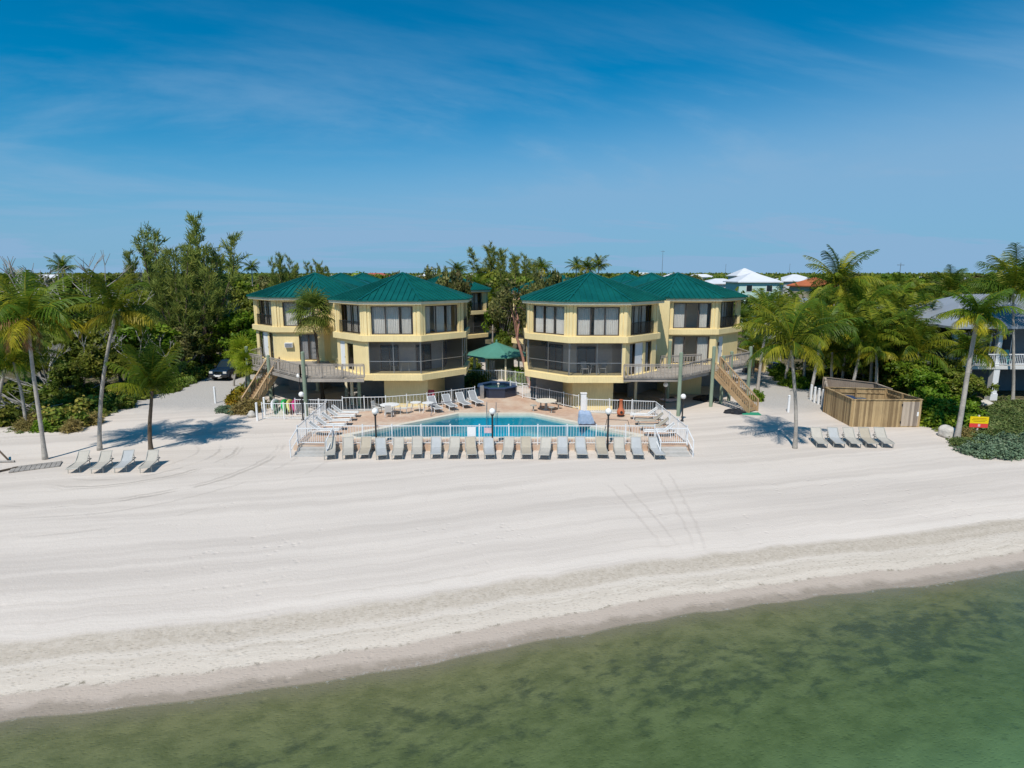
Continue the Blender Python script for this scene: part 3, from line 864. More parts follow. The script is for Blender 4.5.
a = MB(); a.box((11.9, 50.85, 4.55), (.75, .6, .5)); ac = a.build('air_conditioner', 'white_paint', br, bevel=.02)
a = MB()
for i in range(5): a.box((11.9, 50.545, 4.38 + i * .08), (.62, .012, .03))
a.build('grille', 'bin_grey', ac)
B2 = ['balcony', 'win3', 'wall', 'wall', 'wall', 'wall', 'win3', 'balcony']
b3 = thing('apartment_building', 'octagonal yellow building behind the left front building, only its green roof peaks showing', 'apartment building', (-20, 76, 0))
tower(b3, -19.9, 70.9, B2, B2, False, 5); tower(b3, -20.3, 82.8, B2, B2, False, 6)
b4 = thing('apartment_building', 'yellow building with a dark corner balcony seen left of the garden trees', 'apartment building', (-8.5, 81.8, 0))
tower(b4, -8.6, 81.5, ['win3', 'balcony', 'balcony', 'wall', 'wall', 'wall', 'wall', 'win3'], ['porch', 'porch', 'porch', 'wall', 'wall', 'wall', 'wall', 'porch'], True, 7)
b5 = thing('apartment_building', 'octagonal yellow building behind the right front building, only its green roof peaks showing', 'apartment building', (15.5, 75, 0))
tower(b5, 15.8, 69.2, B2, B2, False, 8); tower(b5, 15.2, 81.2, B2, B2, False, 9)
b6 = thing('apartment_building', 'yellow building with screened porches seen right of the garden trees behind the pink trunk', 'apartment building', (5.8, 78, 0))
tower(b6, 5.4, 74.5, ['win3', 'balcony', 'wall', 'wall', 'wall', 'wall', 'balcony', 'balcony'], ['porch', 'porch', 'wall', 'wall', 'wall', 'wall', 'porch', 'porch'], True, 10)

# dark storage walls in the shade beneath the living floors
def shade_wall(label, pts, z1, mat='grey_plaster'):
    mb = MB(); c = Vector((sum(p[0] for p in pts) / len(pts), sum(p[1] for p in pts) / len(pts), 0))
    root = thing('storage_wall', label, 'wall', c)
    for a, b in zip(pts, pts[1:]): mb.bar((a[0], a[1], z1 / 2), (b[0], b[1], z1 / 2), .2, z1)
    mb.build('wall_panel', mat, root)
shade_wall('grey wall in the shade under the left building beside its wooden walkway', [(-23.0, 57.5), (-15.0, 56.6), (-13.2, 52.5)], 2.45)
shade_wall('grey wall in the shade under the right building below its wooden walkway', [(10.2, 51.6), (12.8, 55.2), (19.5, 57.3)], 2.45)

# ------------------------------------------------------------------ raised timber walkways and stairs
def rail_run(mb, pts, z, h=1.02, step=.27, post=1.9):
    for a, b in zip(pts, pts[1:]):
        a = Vector((a[0], a[1], z)); b = Vector((b[0], b[1], z)); L = (b - a).length
        up = Vector((0, 0, 1))
        mb.bar(a + up * h, b + up * h, .12, .05)
        mb.bar(a + up * (h - .12), b + up * (h - .12), .04, .09)
        mb.bar(a + up * .12, b + up * .12, .04, .09)
        n = max(2, int(L / step))
        for i in range(1, n):
            q = a.lerp(b, i / n); mb.bar(q + up * .165, q + up * (h - .165), .06, .045)
        n = max(1, round(L / post))
        for i in range(n + 1):
            q = a.lerp(b, i / n); mb.box((q.x, q.y, z + h / 2 - .01), (.095, .095, h - .05))
def deck(label, poly, rails, posts, inner=None):
    cx = sum(p[0] for p in poly) / len(poly); cy = sum(p[1] for p in poly) / len(poly)
    root = thing('wooden_walkway', label, 'walkway', (cx, cy, 0))
    f = MB(); f.prism(poly, 2.88, 2.94)
    fl = f.build('floor', 'weathered_wood', root)
    j = MB(); n = len(poly)
    for a, b in rails:
        for p, q in zip(([a] + [b]), ([b])):
            v = Vector((q[0] - p[0], q[1] - p[1], 0)).normalized(); nn = Vector((-v.y, v.x, 0)) * .12
            j.bar((p[0] + nn.x, p[1] + nn.y, 2.74), (q[0] + nn.x, q[1] + nn.y, 2.74), .06, .26)
    j.build('beam', 'weathered_wood', root)
    r = MB()
    for a, b in rails: rail_run(r, [a, b], 2.94)
    r.build('railing', 'weathered_wood', root)
    for (x, y, top) in posts:
        m = MB(); m.tube([(x, y, -.1), (x, y, top)], .145, 10); m.lathe((x, y, top), [(.15, 0), (.10, .06)], 10)
        m.build('post', 'treated_post', root)
    return root
L1 = [(-11.25, 45.05), (-16.1, 45.05), (-20.1, 49.0), (-21.0, 49.9), (-23.4, 52.0), (-23.4, 55.6)]
deck('weathered wooden walkway wrapped along the left building above the kayaks', L1 + [(-16.9, 54.35), (-14.8, 49.9)],
     [(L1[0], L1[1]), (L1[1], L1[2]), (L1[3], L1[4]), (L1[4], L1[5])],
     [(-15.75, 44.8, 4.9), (-20.0, 48.8, 4.1), (-22.9, 51.4, 4.5), (-12.3, 47.4, 2.5)])
R1 = [(8.5, 44.95), (12.7, 44.95), (16.3, 48.3), (17.2, 49.2), (20.9, 52.2), (20.9, 56.5)]
deck('weathered wooden walkway wrapped along the right building beside the brown stairs', R1 + [(18.2, 54.9), (12.0, 52.0), (11.2, 48.6)],
     [(R1[0], R1[1]), (R1[1], R1[2]), (R1[3], R1[4]), (R1[4], R1[5]), ((12.4, 49.6), (16.2, 50.9))],
     [(12.72, 44.75, 4.85), (16.3, 48.1, 4.9), (18.6, 50.4, 4.2), (20.9, 52.2, 4.4), (13.1, 49.5, 5.2), (17.5, 49.2, 4.0)])
# cream columns under the overhangs
def column(x, y, label):
    r = thing('concrete_column', label, 'column', (x, y, 0))
    m = MB(); m.box((x, y, 1.25), (.22, .22, 2.5)); m.box((x, y, .06), (.34, .34, .16)); m.build('shaft', 'cream_trim', r, bevel=.02)
for i, (x, y) in enumerate(((-13.2, 48.6), (-14.6, 52.0), (-18.0, 54.6))):
    column(x, y, 'slim cream column under the left building, %s from the left' % ['third', 'second', 'first'][i])
column(10.4, 49.6, 'slim cream column under the right building behind the globe lamps')
column(3.0, 53.3, 'slim cream column under the right building beside the garden hedge')

def stairs(label, top, base, w, z=2.94):
    top, base = Vector((top[0], top[1], z)), Vector((base[0], base[1], 0.02))
    root = thing('wooden_stairs', label, 'stairs', (base.x, base.y, 0))
    h = Vector((base.x - top.x, base.y - top.y, 0)); L = h.length; h.normalize(); s = Vector((-h.y, h.x, 0)) * w / 2
    n = 14
    tr = MB()
    for i in range(n):
        f = (i + .5) / n
        c = top.lerp(base, f); c.z = z - (z - .02) * (i + 1) / (n + 1)
        tr.bar(c - s, c + s, L / n * 1.05, .05, h)
        tr.bar(c - s * .98 + h * -.1 - Vector((0, 0, .1)), c + s * .98 + h * -.1 - Vector((0, 0, .1)), .02, .13, (0, 0, 1))
    tr.build('tread', 'stair_wood', root)
    for sg in (-1, 1):
        st = MB(); st.bar(top + s * sg - Vector((0, 0, .15)), base + s * sg + Vector((0, 0, .1)), .06, .28); st.build('stringer', 'stair_wood', root)
        r = MB()
        up = Vector((0, 0, 1))
        a, b = top + s * sg * 1.03, base + s * sg * 1.03
        r.bar(a + up * 1.0, b + up * .95, .13, .06); r.bar(a + up * .22, b + up * .25, .04, .09)
        m = int(L / .16)
        for i in range(m + 1):
            q = a.lerp(b, i / m); r.bar(q + up * .05, q + up * .93, .045, .045)
        for f in (0, .5, 1):
            q = a.lerp(b, f); r.box((q.x, q.y, q.z + .48), (.11, .11, 1.1))
        r.build('railing', 'stair_wood', root)
stairs('brown wooden stairs from the left walkway down to the planted bed', (-19.75, 49.3), (-20.95, 46.5), 1.15)
stairs('brown wooden stairs from the right walkway down to the sand and green mat', (16.75, 48.7), (18.95, 46.0), 1.25)

# ------------------------------------------------------------------ pool deck, pool, fences
def D(px, py): return P(px, py, POOL_Z)
def build_pool():
    near, far = 37.35, 43.9
    pool = [(-10.0, near), (7.5, near), (7.95, near + .5), (1.45, far), (-4.0, far), (-10.45, near + .5)]
    cop = [(-10.35, near - .32), (7.85, near - .32), (8.75, near + .45), (1.62, far + .34), (-4.18, far + .34), (-11.25, near + .45)]
    deckp = [(-13.45, 35.6), (10.95, 35.6), (10.75, 43.6), (5.6, 44.3), (5.2, 45.6), (1.6, 49.2), (.6, 52.5), (-2.6, 52.5), (-3.0, 49.1), (-6.5, 46.4), (-9.9, 45.2), (-13.95, 44.0)]
    # deck sheet with the pool cut out of it
    bm = bmesh.new()
    def ring(poly, z): return [bm.verts.new((p[0], p[1], z)) for p in poly]
    a = ring(deckp, POOL_Z); b = ring(cop, POOL_Z)
    ed = [bm.edges.new((r[i], r[(i + 1) % len(r)])) for r in (a, b) for i in range(len(r))]
    bmesh.ops.triangle_fill(bm, use_beauty=True, use_dissolve=False, edges=ed)
    for f in bm.faces:
        if f.normal.z < 0: f.normal_flip()
    lo = ring(deckp, -.3)
    n = len(a)
    for i in range(n): bm.faces.new((a[i], lo[i], lo[(i + 1) % n], a[(i + 1) % n]))
    me = bpy.data.meshes.new('pool_deck'); bm.to_mesh(me); bm.free()
    me.materials.append(MATS['brick_pavers'])
    o = bpy.data.objects.new('pool_deck', me); COL.objects.link(o); tag(o, kind='structure')
    root = thing('swimming_pool', 'large turquoise swimming pool with slanted ends in the brick deck', 'swimming pool', (-1.25, 40.5, POOL_Z))
    m = MB(); n = len(pool)
    vs = [(p[0], p[1], .098) for p in pool] + [(p[0], p[1], -1.15) for p in pool]
    m.add(vs, [(i, n + i, n + (i + 1) % n, (i + 1) % n) for i in range(n)] + [tuple(range(n, 2 * n))])
    m.build('basin', 'pool_plaster', root)
    w = MB(); w.add([(p[0], p[1], .22) for p in pool], [tuple(range(n))]); tag(w.build('water', 'pool_water', root))
    c = MB()
    for i in range(n):
        j = (i + 1) % n
        c.hexa([(*cop[i], .1), (*cop[j], .1), (*pool[j], .1), (*pool[i], .1)], [(*cop[i], .395), (*cop[j], .395), (*pool[j], .395), (*pool[i], .395)])
    c.build('coping', 'coping', root)
    for (x, y) in ((-1.2, far), (-1.9, far)):
        h = MB(); h.tube([(x, y + .5, .36), (x, y + .5, 1.15), (x, y + .15, 1.25), (x, y - .25, .9), (x, y - .3, -.4)], .025, 6); h.build('ladder_rail', 'steel', root)
    h = MB(); h.tube([(6.2, 38.9, .38), (6.3, 38.75, 1.2), (7.6, 38.3, 1.25), (7.9, 38.6, .38)], .025, 6); h.build('hand_rail', 'black_metal', root)
    h = MB(); h.tube([(-4.4, 44.6, .38), (-4.3, 44.5, 1.2), (-5.9, 43.6, 1.2), (-6.0, 43.2, .38)], .025, 6); h.build('hand_rail', 'bin_grey', root)
build_pool()

def fence(label, pts, z, h=1.1, post=1.85, name='pool_fence', pick=.17, zb=.12, pz=0.0, thick=.058):
    c = Vector((sum(p[0] for p in pts) / len(pts), sum(p[1] for p in pts) / len(pts), z))
    root = thing(name, label, 'fence', c)
    r, k = MB(), MB()
    seen = set()
    for a, b in zip(pts, pts[1:]):
        a = Vector((a[0], a[1], z)); b = Vector((b[0], b[1], z)); L = (b - a).length; up = Vector((0, 0, 1))
        r.bar(a + up * (h - .03), b + up * (h - .03), .04, .045); r.bar(a + up * zb, b + up * zb, .035, .04)
        n = max(2, int(L / pick))
        for i in range(1, n):
            q = a.lerp(b, i / n); k.bar(q + up * (zb + .025), q + up * (h - .06), .018, .018)
        n = max(1, round(L / post))
        for i in range(n + 1):
            q = a.lerp(b, i / n)
            key = (round(q.x, 2), round(q.y, 2))
            if key in seen: continue
            seen.add(key)
            m = MB(); m.box((q.x, q.y, z + (h + .05 - pz) / 2), (thick, thick, h + .05 + pz)); m.box((q.x, q.y, z + h + .065), (thick + .03, thick + .03, .03))
            m.build('post', 'white_paint', root)
    r.build('rail', 'white_paint', root); k.build('picket_panel', 'white_paint', root)
    return root
FL, FR = (-13.25, 35.7), (10.8, 35.7)
LB, RB = (-13.8, 43.6), (10.6, 43.4)
fence('long white picket fence in front of the pool behind the row of beach loungers', [(-10.95, 35.7), (8.75, 35.7)], POOL_Z, 1.22, pz=.4)
fence('white picket fence along the left end of the pool deck', [(-13.25, 35.9), LB], POOL_Z)
fence('white picket fence along the right end of the pool deck', [(10.8, 35.9), RB], POOL_Z)
fence('thin white fence behind the pool below the left building', [P(343, 412, .3)[:2], (-9.7, 45.1), (-6.7, 46.3), (-3.1, 49.0)], POOL_Z, pick=.26, thick=.05)
fence('thin white fence behind the pool below the right building', [(5.15, 45.45), (2.0, 49.0), (.9, 49.9)], POOL_Z, pick=.26, thick=.05)
fence('short white fence behind the terracotta chimney at the right of the pool', [(5.65, 44.25), RB], POOL_Z)
fence('short white fence beside the spa and the garden shrub', [(.9, 50.2), (-.15, 51.9)], POOL_Z, post=.9)
fence('white fence in front of the kayaks at the left of the pool deck', [LB, (-18.6, 43.6)], 0.0, 1.25)
fence('white fence behind the kayaks below the left walkway', [P(343, 412, .3)[:2], P(296, 415, 0)[:2]], 0.0, 1.25)
fence('white fence across the garden between the spa and the hut', [(-4.6, 57.5), (-1.0, 57.3), (1.6, 55.6)], POOL_Z, 1.2)

def beach_steps(label, x0, x1):
    y = 35.6
    root = thing('beach_steps', label, 'steps', ((x0 + x1) / 2, y, 0))
    s = MB()
    for i in range(3): s.box(((x0 + x1) / 2, y - .21 - i * .42, .135 - i * .12), (x1 - x0 - .16, .40, .25))
    s.build('step', 'concrete', root)
    for x in (x0, x1):
        r = MB()
        r.tube([(x, y - .05, .35), (x, y - .05, 1.4)], .035, 6); r.tube([(x, y - 1.3, -.1), (x, y - 1.3, 1.0)], .035, 6)
        r.tube([(x, y - .05, 1.38), (x, y - 1.3, .98)], .035, 6); r.tube([(x, y - .05, .75), (x, y - 1.3, .38)], .03, 6)
        r.build('hand_rail', 'white_paint', root)
    g = MB()
    g.bar((x0, y + .04, 1.4), (x1, y + .04, 1.4), .045, .06); g.bar((x0, y + .04, .5), (x1, y + .04, .5), .04, .05)
    n = int((x1 - x0) / .125)
    for i in range(n + 1):
        x = x0 + (x1 - x0) * i / n; g.bar((x, y + .04, .525), (x, y + .04, 1.37), .022, .022)
    g.build('gate', 'white_paint', root)
beach_steps('white railed steps from the pool deck to the sand at its left corner', -13.15, -11.0)
beach_steps('white railed steps from the pool deck to the sand at its right corner', 8.8, 10.75)
def panel_sign(label, x, z, w, h, mat, lines=0):
    root = thing('fence_sign', label, 'sign', (x, 35.62, z))
    m = MB(); m.box((x, 35.635, z), (w, .02, h)); m.build('board', mat, root)
    if lines:
        t = MB()
        for i in range(lines): t.box((x, 35.622, z + h * .36 - h * .72 * i / max(1, lines - 1)), (w * .7, .006, .025))
        t.build('lettering', 'curtain_dark', root)
panel_sign('tall white notice board hung on the pool fence', AT(471.5, 35.7, 1.2), 1.12, .52, .74, 'sign_white')
panel_sign('small pale pink notice hung on the pool fence by the middle lamp', AT(488, 35.7, 1.2), 1.27, .48, .34, 'sign_pink')

def gate_pillar(x, y):
    r = thing('gate_post', 'thick white gate post between the pool fences near the terracotta chimney', 'gate post', (x, y, POOL_Z))
    m = MB(); m.box((x, y, POOL_Z + .7), (.42, .30, 1.4)); m.box((x, y, POOL_Z + 1.43), (.50, .38, .07)); m.build('shaft', 'white_paint', r, bevel=.02)
gate_pillar(5.45, 44.75)

# globe lamps
def lamp(x, y, z0, h, label, grp='globe lamps round the pool'):
    root = thing('globe_lamp', label, 'lamp', (x, y, z0), 0, grp)
    p = MB(); p.tube([(x, y, z0 - .1), (x, y, z0 + h - .2)], .055, 8); p.lathe((x, y, z0), [(.13, 0), (.12, .05), (.06, .12)], 10)
    p.lathe((x, y, z0 + h - .3), [(.06, 0), (.11, .09), (.11, .12)], 10)
    p.build('pole', 'black_metal', root, smooth=False)
    g = MB(); g.ball((x, y, z0 + h), .2, 14); g.build('globe', 'globe_white', root, smooth=True)
for px, lab in ((376.5, 'black pole lamp with a white globe at the left in front of the pool fence'),
                (492.5, 'black pole lamp with a white globe at the middle of the pool fence'),
                (607.5, 'black pole lamp with a white globe at the right in front of the pool fence')):
    lamp(AT(px, 35.5, .3), 35.5, 0.0, 2.5, lab)
lamp(P(303, 420).x, P(303, 420).y, 0, 1.95, 'globe lamp on a short black pole outside the left end of the pool fence')
lamp(P(304, 414).x - .2, P(304, 414).y, 0, 3.0, 'tall globe lamp standing beside the green walkway post on the left')
lamp(P(274.5, 404).x, P(274.5, 404).y, 0, 1.9, 'globe lamp standing beside the left wooden stairs')
lamp(P(350, 398).x, P(350, 398).y, 0, 2.2, 'globe lamp in the shade under the left walkway')
lamp(P(682, 421).x, P(682, 421).y, 0, 1.85, 'globe lamp on a short pole just outside the right end of the pool fence')
lamp(P(664.5, 409).x, P(664.5, 409).y, 0, 2.0, 'globe lamp in the shade below the right walkway')

# ------------------------------------------------------------------ loungers
def lounger_proto(sling, frame='lounger_frame', ang=40):
    r = proto('sun_lounger')
    f = MB()
    w, L = .60, 1.28
    for x in (-w / 2, w / 2):
        f.tube([(x, -.98, .34), (x, -.9, .37), (x, .3, .37), (x, .95, .37)], .028, 6)
    f.tube([(-w / 2, -.98, .34), (w / 2, -.98, .34)], .028, 6); f.tube([(-w / 2, .95, .37), (w / 2, .95, .37)], .025, 6)
    f.build('frame', frame, r)
    for x in (-w / 2, w / 2):
        for y in (-.72, .62):
            l = MB(); l.tube([(x, y, .37), (x * 1.03, y + (-.06 if y < 0 else .06), 0)], .026, 6); l.build('leg', frame, r)
    s = MB()
    n = 10
    for i in range(n):
        y0, y1 = -.97 + 1.22 * i / n, -.97 + 1.22 * (i + 1) / n
        z0, z1 = .385 - .03 * math.sin(math.pi * i / n), .385 - .03 * math.sin(math.pi * (i + 1) / n)
        s.hexa([(-w / 2, y0, z0 - .02), (w / 2, y0, z0 - .02), (w / 2, y1, z1 - .02), (-w / 2, y1, z1 - .02)], [(-w / 2, y0, z0), (w / 2, y0, z0), (w / 2, y1, z1), (-w / 2, y1, z1)])
    s.build('seat', sling, r)
    b = MB(); a = R(ang); c, sn = math.cos(a), math.sin(a)
    p = lambda x, t, k: (x, .26 + t * c - k * sn, .385 + t * sn + k * c)
    for i in range(6):
        t0, t1 = .78 * i / 6, .78 * (i + 1) / 6
        k0, k1 = -.03 * math.sin(math.pi * i / 6), -.03 * math.sin(math.pi * (i + 1) / 6)
        b.hexa([p(-w / 2, t0, k0 - .02), p(w / 2, t0, k0 - .02), p(w / 2, t1, k1 - .02), p(-w / 2, t1, k1 - .02)], [p(-w / 2, t0, k0), p(w / 2, t0, k0), p(w / 2, t1, k1), p(-w / 2, t1, k1)])
    bk = b.build('backrest', sling, r)
    q = MB()
    for x in (-w / 2, w / 2): q.tube([p(x, 0, 0), p(x, .8, 0)], .026, 6)
    q.tube([p(-w / 2, .8, 0), p(w / 2, .8, 0)], .026, 6); q.tube([p(-w / 2, .5, -.02), (-w / 2, .78, .37)], .015, 5); q.tube([p(w / 2, .5, -.02), (w / 2, .78, .37)], .015, 5)
    q.build('back_frame', frame, bk)
    return r
LT = {'tan': lounger_proto('sling_tan'), 'pale blue': lounger_proto('sling_blue'), 'sage grey': lounger_proto('sling_sage'),
      'white': lounger_proto('sling_white', 'white_paint'), 'dark grey': lounger_proto('sling_grey', 'white_paint', 50)}
def lounger(kind, loc, rz, label, grp, sc=1.0): return place(LT[kind], USED, loc, rz, label, 'lounger', grp, sc)
rowx = [330, 348, 365, 381, 398, 417, 436, 454, 471, 489, 508, 526, 545, 562.5, 581, 601.5, 619.5, 637, 656.5]
kinds = ['sage grey', 'sage grey', 'tan', 'pale blue', 'sage grey', 'sage grey', 'pale blue', 'sage grey', 'tan', 'pale blue', 'sage grey', 'tan', 'sage grey', 'pale blue', 'pale blue', 'tan', 'sage grey', 'pale blue', 'pale blue']
rng = random.Random(3)
for i, px in enumerate(rowx):
    y = 34.62 + rng.uniform(-.14, .14)
    rz = rng.uniform(-.09, .09) + math.atan2(-(px - 512), 600) * .85
    if i == len(rowx) - 1: rz = .02; y -= .15
    side = '%s from the left' % ordn(i) if i < 10 else '%s from the right' % ordn(18 - i)
    k = kinds[i]
    lounger(k, (AT(px, y, .4), y, 0), rz, '%s sling lounger in the long row before the pool fence, %s' % (k, side), 'loungers in a row before the pool fence')
for i, (px, py, k) in enumerate(((76, 471, 'sage grey'), (99, 471, 'sage grey'), (122, 470, 'pale blue'), (147, 470, 'sage grey'))):
    p = P(px, py); lounger(k, (p.x, p.y + .3, 0), R(14), '%s lounger on the sand under the left palms, %s from the left' % (k, ORD[i]), 'loungers under the left palms', .92)
for i, (px, k) in enumerate(((821, 'sage grey'), (838, 'pale blue'), (854, 'sage grey'), (870, 'tan'), (886, 'sage grey'))):
    p = P(px, 446); lounger(k, (p.x, p.y + .35, 0), R(-12), '%s lounger on the sand below the wooden fence, %s from the left' % (k, ORD[i]), 'loungers below the wooden fence')
for i, (x, y) in enumerate(((-6.3, 46.0), (-5.25, 46.75), (-4.25, 47.5), (-3.3, 48.2))):
    lounger('dark grey', (x + .35, y - .95, POOL_Z), R(28), 'dark grey raised lounger behind the pool by the left building, %s from the left' % ORD[i], 'loungers behind the pool')
for i, y in enumerate((37.9, 39.2, 40.5, 41.8, 42.9)):
    lounger('white', (-12.25, y, POOL_Z), R(96), 'white lounger inside the left end fence of the pool, %s from the beach' % ORD[i], 'loungers at the left end of the pool')
for i, y in enumerate((37.6, 39.0, 40.5, 42.2)):
    lounger(['white', 'tan', 'tan', 'white'][i], (9.55, y, POOL_Z), R(-98), '%s lounger inside the right end fence of the pool, %s from the beach' % (['white', 'tan', 'tan', 'white'][i], ORD[i]), 'loungers at the right end of the pool')

# ------------------------------------------------------------------ things round the pool
def patio_table(loc, label, r=.62, chairs=(), mat='white_paint'):
    x, y, z = loc
    t = thing('patio_table', label, 'table', loc)
    m = MB(); m.lathe((x, y, z + .70), [(r, 0), (r, .035), (r * .1, .05)], 20); m.build('tabletop', mat, t)
    for k in range(4):
        a = R(45 + 90 * k); l = MB(); l.tube([(x + .35 * math.cos(a), y + .35 * math.sin(a), z + .70), (x + .48 * math.cos(a), y + .48 * math.sin(a), z)], .025, 6); l.build('leg', mat, t)
def chair_proto():
    r = proto('patio_chair'); mt = 'sling_white'
    s = MB(); s.box((0, 0, .43), (.5, .5, .035)); s.build('seat', mt, r)
    b = MB(); b.hexa([(-.24, .23, .45), (.24, .23, .45), (.24, .26, .45), (-.24, .26, .45)], [(-.22, .36, .95), (.22, .36, .95), (.22, .39, .95), (-.22, .39, .95)]); b.build('backrest', mt, r)
    for x in (-.22, .22):
        for y in (-.22, .22):
            l = MB(); l.tube([(x, y, .42), (x * 1.1, y * 1.12, 0)], .02, 6); l.build('leg', mt, r)
        a = MB(); a.tube([(x * 1.15, -.24, 0), (x * 1.15, -.22, .64), (x * 1.15, .3, .66)], .02, 6); a.build('armrest', mt, r)
    return r
CH = chair_proto()
def chair(x, y, z, deg, label): place(CH, USED, (x, y, z), R(deg), label, 'chair', 'white patio chairs on the pool deck')
p = D(390, 414); patio_table(tuple(p), 'round white patio table between chairs behind the left end of the pool', .72)
chair(p.x - 1.0, p.y + .2, POOL_Z, 75, 'white patio chair at the left of the round white table')
chair(p.x + 1.0, p.y + .1, POOL_Z, -75, 'white patio chair at the right of the round white table')
chair(p.x + .1, p.y - .95, POOL_Z, 185, 'white patio chair with its back to the pool at the round white table')
p = D(416, 411.5); patio_table(tuple(p), 'small white side table left of the dark grey loungers', .42)
p = D(428, 412); patio_table(tuple(p), 'low white side table in front of the red towel', .45)
chair(5.7, 46.45, Z1, 12, 'white chair standing inside the screened porch of the right building')
chair(7.2, 46.7, Z1, -20, 'white chair in the right porch, nearer the wooden walkway')
patio_table((6.5, 46.9, Z1), 'small white table between two chairs in the right screened porch', .4)
patio_table((-8.6, 48.0, Z1), 'small white table in the screened porch of the left building', .4)
chair(-9.5, 47.9, Z1, 60, 'white chair beside the small table in the left screened porch')
def red_towel():
    p = D(431, 405); r = thing('deck_chair', 'white deck chair with a dark red towel over its back left of the dark loungers', 'chair', tuple(p), 0)
    x, y, z = p
    s = MB(); s.box((x, y - .1, z + .42), (.55, .6, .05)); s.build('seat', 'white_paint', r)
    for dx in (-.24, .24):
        for dy in (-.36, .16):
            l = MB(); l.tube([(x + dx, y + dy, z), (x + dx, y + dy, z + .41)], .022, 6); l.build('leg', 'white_paint', r)
    b = MB(); b.hexa([(x - .26, y + .2, z + .45), (x + .26, y + .2, z + .45), (x + .26, y + .24, z + .45), (x - .26, y + .24, z + .45)], [(x - .24, y + .34, z + 1.15), (x + .24, y + .34, z + 1.15), (x + .24, y + .38, z + 1.15), (x - .24, y + .38, z + 1.15)]); b.build('backrest', 'white_paint', r)
    t = thing('beach_towel', 'dark red towel hung over a white deck chair by the dark loungers', 'towel', tuple(p))
    m = MB()
    n = 8
    for i in range(n):
        x0, x1 = x - .25 + .5 * i / n, x - .25 + .5 * (i + 1) / n
        d0, d1 = .02 * math.sin(i * 1.7), .02 * math.sin((i + 1) * 1.7)
        m.hexa([(x0, y + .16 + d0, z + .55), (x1, y + .16 + d1, z + .55), (x1, y + .185 + d1, z + .55), (x0, y + .185 + d0, z + .55)], [(x0, y + .30 + d0, z + 1.18), (x1, y + .30 + d1, z + 1.18), (x1, y + .325 + d1, z + 1.18), (x0, y + .325 + d0, z + 1.18)])
    m.build('cloth', 'red_cloth', t)
red_towel()
def picnic(p, label):
    x, y, z = p
    t = thing('picnic_table', label, 'table', (x, y, z))
    m = MB(); m.lathe((x, y, z + .72), [(.82, 0), (.82, .05), (.1, .06)], 20); m.build('tabletop', 'coping', t)
    m = MB(); m.lathe((x, y, z), [(.3, 0), (.12, .1), (.1, .72)], 10); m.build('pedestal', 'lounger_frame', t)
    for k in range(4):
        a = R(20 + 90 * k); cx, cy = x + 1.05 * math.cos(a), y + 1.05 * math.sin(a)
        s = MB(); s.lathe((cx, cy, z + .42), [(.24, 0), (.24, .05), (.05, .06)], 12); s.tube([(cx, cy, z), (cx, cy, z + .42)], .05, 8); s.build('stool', 'lounger_frame', t)
picnic(D(546, 410), 'round cream picnic table with stools behind the far right corner of the pool')
def pool_lift():
    x, y, z = D(586, 425)
    r = thing('pool_lift', 'pool lift under a crumpled light blue cover beside the water', 'pool lift', (x, y, z))
    b = MB(); b.box((x + .1, y, z + .09), (1.15, .8, .18)); b.build('base', 'bin_grey', r, bevel=.03)
    for dx in (-.45, .55):
        for dy in (-.35, .35):
            w = MB(); w.tube([(x + dx, y + dy - .04, z + .06), (x + dx, y + dy + .04, z + .06)], .07, 10); w.build('wheel', 'black_rubber', r)
    c = MB(); n = 28; prof = [(.14, .58), (.36, .56), (.62, .50), (.82, .46), (.95, .36), (.98, .05)]
    vs, fs = [], []
    for j, (h, q) in enumerate(prof):
        for i in range(n):
            a = 2 * math.pi * i / n
            sq = 1 / max(abs(math.cos(a)), abs(math.sin(a))) * .88
            rr = q * min(sq, 1.2) * (1 + .07 * math.sin(a * 9 + j) * (1 - j / 6))
            vs.append((x + rr * math.cos(a) * 1.05 - .05 * j * .6, y + rr * math.sin(a) * .75, z + h + .06 * math.sin(a * 3 + 1) * (j > 2)))
    for j in range(len(prof) - 1):
        for i in range(n): fs.append((j * n + i, j * n + (i + 1) % n, (j + 1) * n + (i + 1) % n, (j + 1) * n + i))
    fs.append(tuple((len(prof) - 1) * n + i for i in range(n)))
    c.add(vs, fs); c.build('cover', 'blue_cloth', r, smooth=False)
pool_lift()
def chiminea():
    x, y, z = P(620, 415.5, POOL_Z); y -= .25
    r = thing('chiminea', 'terracotta chimney stove standing at the right behind the pool', 'chiminea', (x, y, z))
    m = MB(); m.lathe((x, y, z + .1), [(.20, 0), (.28, .12), (.29, .28), (.24, .42), (.15, .54), (.13, .8), (.12, 1.08), (.16, 1.14), (.15, 1.17)], 18); m.build('body', 'terracotta', r, smooth=True)
    m = MB(); m.lathe((x, y, z), [(.28, 0), (.26, .1)], 12); m.build('stand', 'black_metal', r)
    m = MB(); m.tube([(x, y - .24, z + .36), (x, y - .30, z + .36)], .10, 12); m.build('fire_mouth', 'black_rubber', r)
chiminea()
